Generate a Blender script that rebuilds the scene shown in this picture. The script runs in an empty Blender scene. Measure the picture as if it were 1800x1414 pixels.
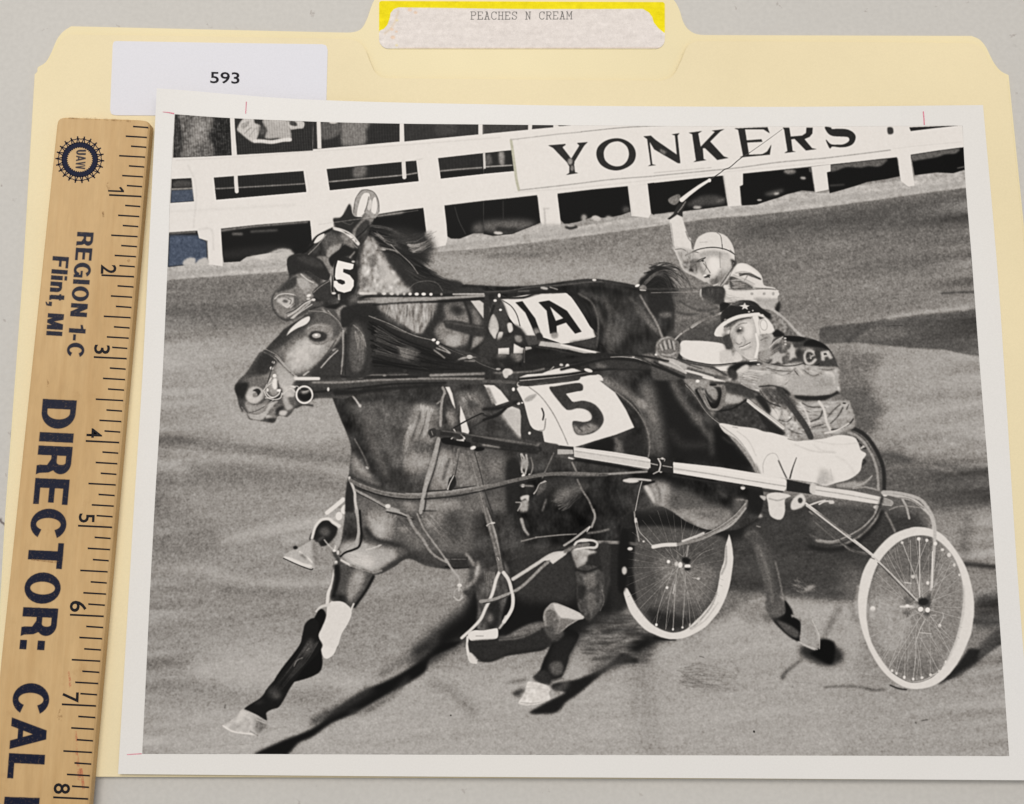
import bpy, bmesh, math, random
import numpy as np
from mathutils import Matrix, Vector

S = 0.0254                                        # everything below is measured in inches on the table; S turns it into metres
# ---------------------------------------------------------------- camera model and tracing helpers (inches on the table)
IW, IH = 1800, 1414
F, CX, CY, CZ, RX, RY = 1700.4, 4.2831, 2.6105, 11.5343, .1476, -.0159
RZ = .0066
def cam_rot():
    cx, sx, cy, sy, cz, sz = math.cos(RX), math.sin(RX), math.cos(RY), math.sin(RY), math.cos(RZ), math.sin(RZ)
    return np.array([[cz, -sz, 0], [sz, cz, 0], [0, 0, 1]]) @ np.array([[cy, 0, sy], [0, 1, 0], [-sy, 0, cy]]) @ np.array([[1, 0, 0], [0, cx, -sx], [0, sx, cx]])
ROT = cam_rot(); EYE = np.array([CX, CY, CZ])
def onto(P, z):                                   # measured photo points -> points on the plane of height z
    P = np.atleast_2d(np.asarray(P, float)); d = np.stack([(P[:, 0]-IW/2)/F, (IH/2-P[:, 1])/F, -np.ones(len(P))], 1) @ ROT.T
    t = (z-CZ)/d[:, 2]
    return EYE + d*np.reshape(t, (-1, 1))
# ---------------------------------------------------------------- camera, world, lamps, exposure
scene = bpy.context.scene; COL = scene.collection
cam = bpy.data.objects.new('camera', bpy.data.cameras.new('camera')); COL.objects.link(cam)
cam.data.sensor_fit = 'HORIZONTAL'; cam.data.sensor_width = 36; cam.data.lens = 36*F/IW
cam.data.clip_start = .01; cam.data.clip_end = 20
M4 = Matrix([list(r)+[0] for r in ROT.tolist()]+[[0, 0, 0, 1]]); M4.translation = Vector((EYE*S).tolist())
cam.matrix_world = M4; scene.camera = cam
world = bpy.data.worlds.new('World'); scene.world = world; world.use_nodes = True
bg = world.node_tree.nodes['Background']; bg.inputs[0].default_value = (.93, .96, 1, 1); bg.inputs[1].default_value = .46
def area(name, loc, size, power, col):
    d = bpy.data.lights.new(name, 'AREA'); d.shape = 'RECTANGLE'; d.size, d.size_y = size; d.energy = power; d.color = col
    o = bpy.data.objects.new(name, d); COL.objects.link(o); o.location = loc
    o.rotation_euler = (Vector((.12, .1, 0))-Vector(loc)).to_track_quat('-Z', 'Y').to_euler(); return o
area('ceiling_lamp', (-.35, .95, 1.6), (1.2, .5), 19.6, (1, .96, .90))
area('ceiling_lamp', (.75, .55, 1.8), (1.2, .5), 7.6, (1, .95, .88))
scene.view_settings.view_transform = 'Standard'; scene.view_settings.look = 'None'
scene.view_settings.exposure = 0; scene.view_settings.gamma = 1

# ---------------------------------------------------------------- small raster painter (numpy only)
def blur_axis(a, s, ax):
    if s < .25: return a
    a = np.moveaxis(a, ax, 0)
    if s <= 3:
        r = int(math.ceil(3*s)); k = np.exp(-.5*(np.arange(-r, r+1)/s)**2); k /= k.sum()
        b = np.pad(a, [(r, r)] + [(0, 0)]*(a.ndim-1), mode='edge'); o = np.zeros_like(a)
        for i, w in enumerate(k): o += w*b[i:i+a.shape[0]]
    else:
        o = a; r = max(1, int(round(s*.98)))
        for _ in range(3):
            b = np.pad(o, [(r+1, r)] + [(0, 0)]*(a.ndim-1), mode='edge').cumsum(0)
            o = (b[2*r+1:] - b[:-(2*r+1)])/(2*r+1)
    return np.moveaxis(o, 0, ax)
def blur(a, s): return blur_axis(blur_axis(a, s, 0), s, 1)
def crom(P, closed, n=7):
    P = np.asarray(P, float)
    if len(P) < 3: return P
    if closed: Q = np.vstack([P[-1:], P, P[:2]])
    else: Q = np.vstack([2*P[0]-P[1], P, 2*P[-1]-P[-2]])
    t = (np.arange(n)/n)[:, None]; out = []
    for i in range(len(Q)-3):
        a, b, c, d = Q[i:i+4]
        out.append(.5*(2*b + (c-a)*t + (2*a-5*b+4*c-d)*t*t + (3*b-a-3*c+d)*t**3))
    if not closed: out.append(P[-1:])
    return np.vstack(out)
def hexcol(s): return np.array([int(s[i:i+2], 16) for i in (1, 3, 5)], float)
class Painter:
    def __init__(self, W, H, fwd, base=(224, 220, 216), tint=(1.0, .978, .96), seed=5, SS=3):
        self.W, self.H, self.fwd, self.tint, self.SS = W, H, fwd, np.array(tint), SS
        self.C = np.ones((H, W, 3))*np.array(base, float)
        self.clips = []; self.rng = np.random.RandomState(seed); self.T = (0, 0, 1.); self.last = None
    def col(self, s):
        a = 1.
        if '@' in s: s, q = s.split('@'); a = float(q)
        if s[0] == '#': return hexcol(s), a
        return float(s)*self.tint, a
    def pts(self, toks):
        P = np.array([[float(v) for v in t.split(',')] for t in toks])
        return P/self.T[2] + [self.T[0], self.T[1]]
    def box(self, P, m):
        x0 = max(0, int(P[:, 0].min()-m)); y0 = max(0, int(P[:, 1].min()-m))
        x1 = min(self.W, int(P[:, 0].max()+m)+2); y1 = min(self.H, int(P[:, 1].max()+m)+2)
        return x0, y0, x1, y1
    def poly(self, rings, s):
        R = [self.fwd(r) for r in rings]; x0, y0, x1, y1 = self.box(np.vstack(R), 3*s+1)
        if x1 <= x0 or y1 <= y0: return None
        SS = self.SS; h, w = y1-y0, x1-x0; D = np.zeros((h*SS, w+2)); rows = []; xs = []
        for r in R:
            a = r - [x0, y0]; b = np.roll(a, -1, 0)
            for (ax, ay), (bx, by) in zip(a, b):
                if ay == by: continue
                if ay > by: ax, ay, bx, by = bx, by, ax, ay
                i0 = max(0, int(math.ceil(ay*SS-.5))); i1 = min(h*SS-1, int(math.ceil(by*SS-.5))-1)
                if i1 < i0: continue
                i = np.arange(i0, i1+1); rows.append(i); xs.append(ax + ((i+.5)/SS-ay)*(bx-ax)/(by-ay))
        if not rows: return None
        rows = np.concatenate(rows); xs = np.clip(np.concatenate(xs), 0, w)
        o = np.lexsort((xs, rows)); rows, xs = rows[o], xs[o]
        sg = np.where(np.arange(len(xs)) % 2 == 0, 1., -1.)
        f = np.floor(xs).astype(int); fr = xs-f
        np.add.at(D, (rows, f), sg*(1-fr)); np.add.at(D, (rows, f+1), sg*fr)
        M = D.cumsum(1)[:, :w].reshape(h, SS, w).mean(1)
        if s > .25: M = blur(M, s)
        return (x0, y0, x1, y1, np.clip(M, 0, 1))
    def stroke(self, P, w0, w1, s):
        P = self.fwd(P); m = max(w0, w1)/2 + 3*s + 2; x0, y0, x1, y1 = self.box(P, m)
        if x1 <= x0 or y1 <= y0: return None
        M = np.zeros((y1-y0, x1-x0)); n = len(P)-1
        for i in range(n):
            a, b = P[i], P[i+1]; r0 = (w0+(w1-w0)*i/n)/2; r1 = (w0+(w1-w0)*(i+1)/n)/2; k = max(r0, r1)+1.5
            u0 = max(x0, int(min(a[0], b[0])-k)); u1 = min(x1, int(max(a[0], b[0])+k)+2)
            v0 = max(y0, int(min(a[1], b[1])-k)); v1 = min(y1, int(max(a[1], b[1])+k)+2)
            if u1 <= u0 or v1 <= v0: continue
            X = np.arange(u0, u1)[None, :]+.5-a[0]; Y = np.arange(v0, v1)[:, None]+.5-a[1]
            d = b-a; L = d@d+1e-9; t = np.clip((X*d[0]+Y*d[1])/L, 0, 1)
            c = np.clip(.5 + r0+(r1-r0)*t - np.hypot(X-t*d[0], Y-t*d[1]), 0, 1)
            if r0 < .5: c = c*min(1, (r0+r1)+.15)
            S = M[v0-y0:v1-y0, u0-x0:u1-x0]; np.maximum(S, c, out=S)
        if s > .25: M = blur(M, s)
        return (x0, y0, x1, y1, M)
    def mask(self, m):
        if m is None: return None
        x0, y0, x1, y1, M = m
        for c in self.clips: M = M*c[y0:y1, x0:x1]
        return x0, y0, x1, y1, M
    def fill(self, m, col, a):
        m = self.mask(m)
        if m is None: return
        self.last = m; x0, y0, x1, y1, M = m; S = self.C[y0:y1, x0:x1]; S += (col-S)*(M*a)[..., None]
    def noise(self, sx, sy, sh, shape=None):
        N = self.rng.randn(*(shape or (self.H, self.W))); N = blur_axis(blur_axis(N, sy, 0), sx, 1)
        if sh:
            for x in range(self.W): N[:, x] = np.roll(N[:, x], int(sh*x))
        return N/N.std()
    def run(self, text):
        for ln, line in enumerate(text.split('\n')):
            line = line.split('//')[0].strip()
            if not line: continue
            t = line.split(); op = t[0]
            try: self.do(op, t)
            except Exception as e: print('paint line', ln, line[:90], repr(e)); raise
    def do(self, op, t):
        if op == 'T':                                        # T A1..E5: the 6x enlarged tile the points were read in; T F: whole photo
            self.T = (0., 0., 1.) if t[1] == 'F' else tuple(map(float, t[2:5])) if t[1] == 'X' else (250.+300*'ABCDE'.index(t[1][0]), (195., 430., 665., 900., 1120.)[int(t[1][1])-1], 6.)
        elif op in 'pcPC':                                   # polygon / curve; capital = also push as clip
            col, a = self.col(t[1]); s = float(t[2]); rings = []; cur = []
            for q in t[3:] + [';']:
                if q == ';':
                    if cur: rings.append(self.pts(cur))
                    cur = []
                else: cur.append(q)
            if op in 'cC': rings = [crom(r, True) for r in rings]
            else: rings = [np.vstack([np.linspace(r[i], r[(i+1) % len(r)], 6, endpoint=False) for i in range(len(r))]) for r in rings]
            m = self.poly(rings, s); self.fill(m, col, a)
            if op in 'PC':
                F = np.zeros((self.H, self.W))
                if m is not None: F[m[1]:m[3], m[0]:m[2]] = m[4]
                self.clips.append(F)
        elif op == 'K': self.clips.pop()
        elif op in 'lL':                                     # stroke, smooth / straight
            col, a = self.col(t[1]); w = t[2].split(':'); s = float(t[3]); P = self.pts(t[4:])
            if op == 'l': P = crom(P, False, 5)
            self.fill(self.stroke(P, float(w[0]), float(w[-1]), s), col, a)
        elif op == 'e':                                      # e col soft cx,cy rx,ry [deg]
            col, a = self.col(t[1]); s = float(t[2]); c = self.pts(t[3:4])[0]; r = [float(v)/self.T[2] for v in t[4].split(',')]
            th = math.radians(float(t[5])) if len(t) > 5 else 0; q = np.linspace(0, 2*math.pi, 40, endpoint=False)
            X, Y = r[0]*np.cos(q), r[1]*np.sin(q)
            self.fill(self.poly([np.stack([c[0]+X*math.cos(th)-Y*math.sin(th), c[1]+X*math.sin(th)+Y*math.cos(th)], 1)], s), col, a)
        elif op == 'o':                                      # ring: o col width soft cx,cy rx,ry deg
            col, a = self.col(t[1]); w = t[2].split(':'); s = float(t[3]); c = self.pts(t[4:5])[0]; r = [float(v)/self.T[2] for v in t[5].split(',')]
            th = math.radians(float(t[6])) if len(t) > 6 else 0; q = np.linspace(0, 2*math.pi, 60)
            X, Y = r[0]*np.cos(q), r[1]*np.sin(q)
            self.fill(self.stroke(np.stack([c[0]+X*math.cos(th)-Y*math.sin(th), c[1]+X*math.sin(th)+Y*math.cos(th)], 1), float(w[0]), float(w[-1]), s), col, a)
        elif op == 'n':                                      # n amp sx sy shear : tone variation inside the clip
            N = self.noise(float(t[2]), float(t[3]), float(t[4]) if len(t) > 4 else 0)*float(t[1])
            if self.clips: N = N*self.clips[-1]
            self.C += N[..., None]
        elif op == 'N':                                      # the same, inside the shape painted last
            x0, y0, x1, y1, M = self.last; N = self.noise(float(t[2]), float(t[3]), 0, (y1-y0, x1-x0))*float(t[1])
            self.C[y0:y1, x0:x1] += (N*M)[..., None]
        elif op == 'h':                                      # h col n width jitter A.. ; B.. : strands between two guide curves
            col, a = self.col(t[1]); n = int(t[2]); w = float(t[3]); j = float(t[4]); k = t.index(';')
            A = crom(self.pts(t[5:k]), False, 6); B = crom(self.pts(t[k+1:]), False, 6)
            ia = np.linspace(0, 1, 14)
            f = lambda Q: np.stack([np.interp(ia, np.linspace(0, 1, len(Q)), Q[:, i]) for i in (0, 1)], 1)
            A, B = f(A), f(B)
            for _ in range(n):
                q = self.rng.rand(); L = .45+.55*self.rng.rand(); P = A+(B-A)*q; P = P[:max(3, int(14*L))]
                P = P + blur_axis(self.rng.randn(len(P), 2), 1.5, 0)*j + self.rng.randn(2)*j*.5
                self.fill(self.stroke(P, w*(.7+.9*self.rng.rand()), w*.4, .75), col*(.8+.4*self.rng.rand()), a*.85)
        elif op == 'w':                                      # w col width soft hub hub2 centre rx,ry n cross : spokes from a hub to a rim ellipse
            col, a = self.col(t[1]); w = float(t[2]); s = float(t[3]); h0, h1, c = self.pts(t[4:7]); r = [float(v)/self.T[2] for v in t[7].split(',')]; n = int(t[8]); cr = float(t[9])
            for i in range(n):
                q = 2*math.pi*i/n + self.rng.randn()*.02; e = c + [r[0]*math.cos(q), r[1]*math.sin(q)]; hb = (h0, h1)[i % 2]; d = cr*(1 if i//2 % 2 else -1)
                b = hb + [3*math.cos(q+d), 4*math.sin(q+d)]; self.fill(self.stroke(np.array([b, e]), w, w*.8, s), col*(.8+.35*self.rng.rand()), a*(.55+.45*self.rng.rand()))
        elif op == 'm':                                      # m amp pitch : woven wire mesh inside the clip
            y, x = np.mgrid[0:self.H, 0:self.W]; p = float(t[2]); u = (x+y*1.25)/p; v = (x-y*1.25)/p
            N = (np.sin(u*2*math.pi)*np.sin(v*2*math.pi))*float(t[1])
            for c in self.clips: N = N*c
            self.C += N[..., None]
        else: raise ValueError(op)

def polyat(C, q):                                 # point at fraction q of a curve; beyond the ends it runs on straight
    C = np.asarray(C, float); L = np.r_[0, np.hypot(*np.diff(C, axis=0).T).cumsum()]; L /= L[-1]
    P = np.stack([np.interp(q, L, C[:, i]) for i in (0, 1)], -1); q = np.asarray(q)[..., None]
    return P + np.minimum(q, 0)*(C[-1]-C[0]) + np.maximum(q-1, 0)*(C[-1]-C[0])
class Patch:                                      # sheet measured by its four edge curves (top, bottom, left, right)
    def __init__(s, top, bot, lef, rig):
        s.t, s.b, s.l, s.r = [crom(c, False, 8) for c in (top, bot, lef, rig)]
    def at(s, u, v):
        u = np.asarray(u, float); v = np.asarray(v, float); U = u[..., None]; V = v[..., None]
        T, B, L, R = polyat(s.t, u), polyat(s.b, u), polyat(s.l, v), polyat(s.r, v)
        c = (1-U)*(1-V)*s.t[0] + U*(1-V)*s.t[-1] + (1-U)*V*s.b[0] + U*V*s.b[-1]
        return (1-V)*T + V*B + (1-U)*L + U*R - c
    def inv(s, P):
        P = np.atleast_2d(P); a = s.t[0]; ux = s.t[-1]-a; vy = s.b[0]-a
        q = np.linalg.solve(np.array([ux, vy]).T, (P-a).T).T; e = 2e-3
        for _ in range(6):
            u, v = q[:, 0], q[:, 1]; f = s.at(u, v)-P; fu = (s.at(u+e, v)-s.at(u-e, v))/(2*e); fv = (s.at(u, v+e)-s.at(u, v-e))/(2*e)
            D = fu[:, 0]*fv[:, 1]-fu[:, 1]*fv[:, 0]
            q = q - np.stack([(f[:, 0]*fv[:, 1]-f[:, 1]*fv[:, 0])/D, (fu[:, 0]*f[:, 1]-fu[:, 1]*f[:, 0])/D], 1)
        return q
PICTURE = Patch([(307,201),(400,207.5),(550,214),(700,217.5),(850,219),(1000,220.5),(1200,222),(1440,222.5),(1692,221)],
                [(250,1325.5),(700,1326.5),(1200,1328),(1774,1329.5)],
                [(307,201),(299,340),(296,430),(285.5,665),(269,940),(250,1325.5)],
                [(1692,221),(1698,330),(1707,440),(1724,665),(1746,940),(1774,1329.5)])
PAPER = Patch([(275.5,155.5),(330,159.5),(400,165.5),(500,173),(600,177.5),(700,180.5),(850,183.5),(1000,186),(1200,187.5),(1400,188),(1728,185)],
              [(207.5,1361),(700,1365),(1200,1368),(1817,1372)],
              [(275.5,155.5),(262,430),(250,665),(234,915),(207.5,1361)],
              [(1728,185),(1753,470),(1768,690),(1788,1000),(1817,1372)])

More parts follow.
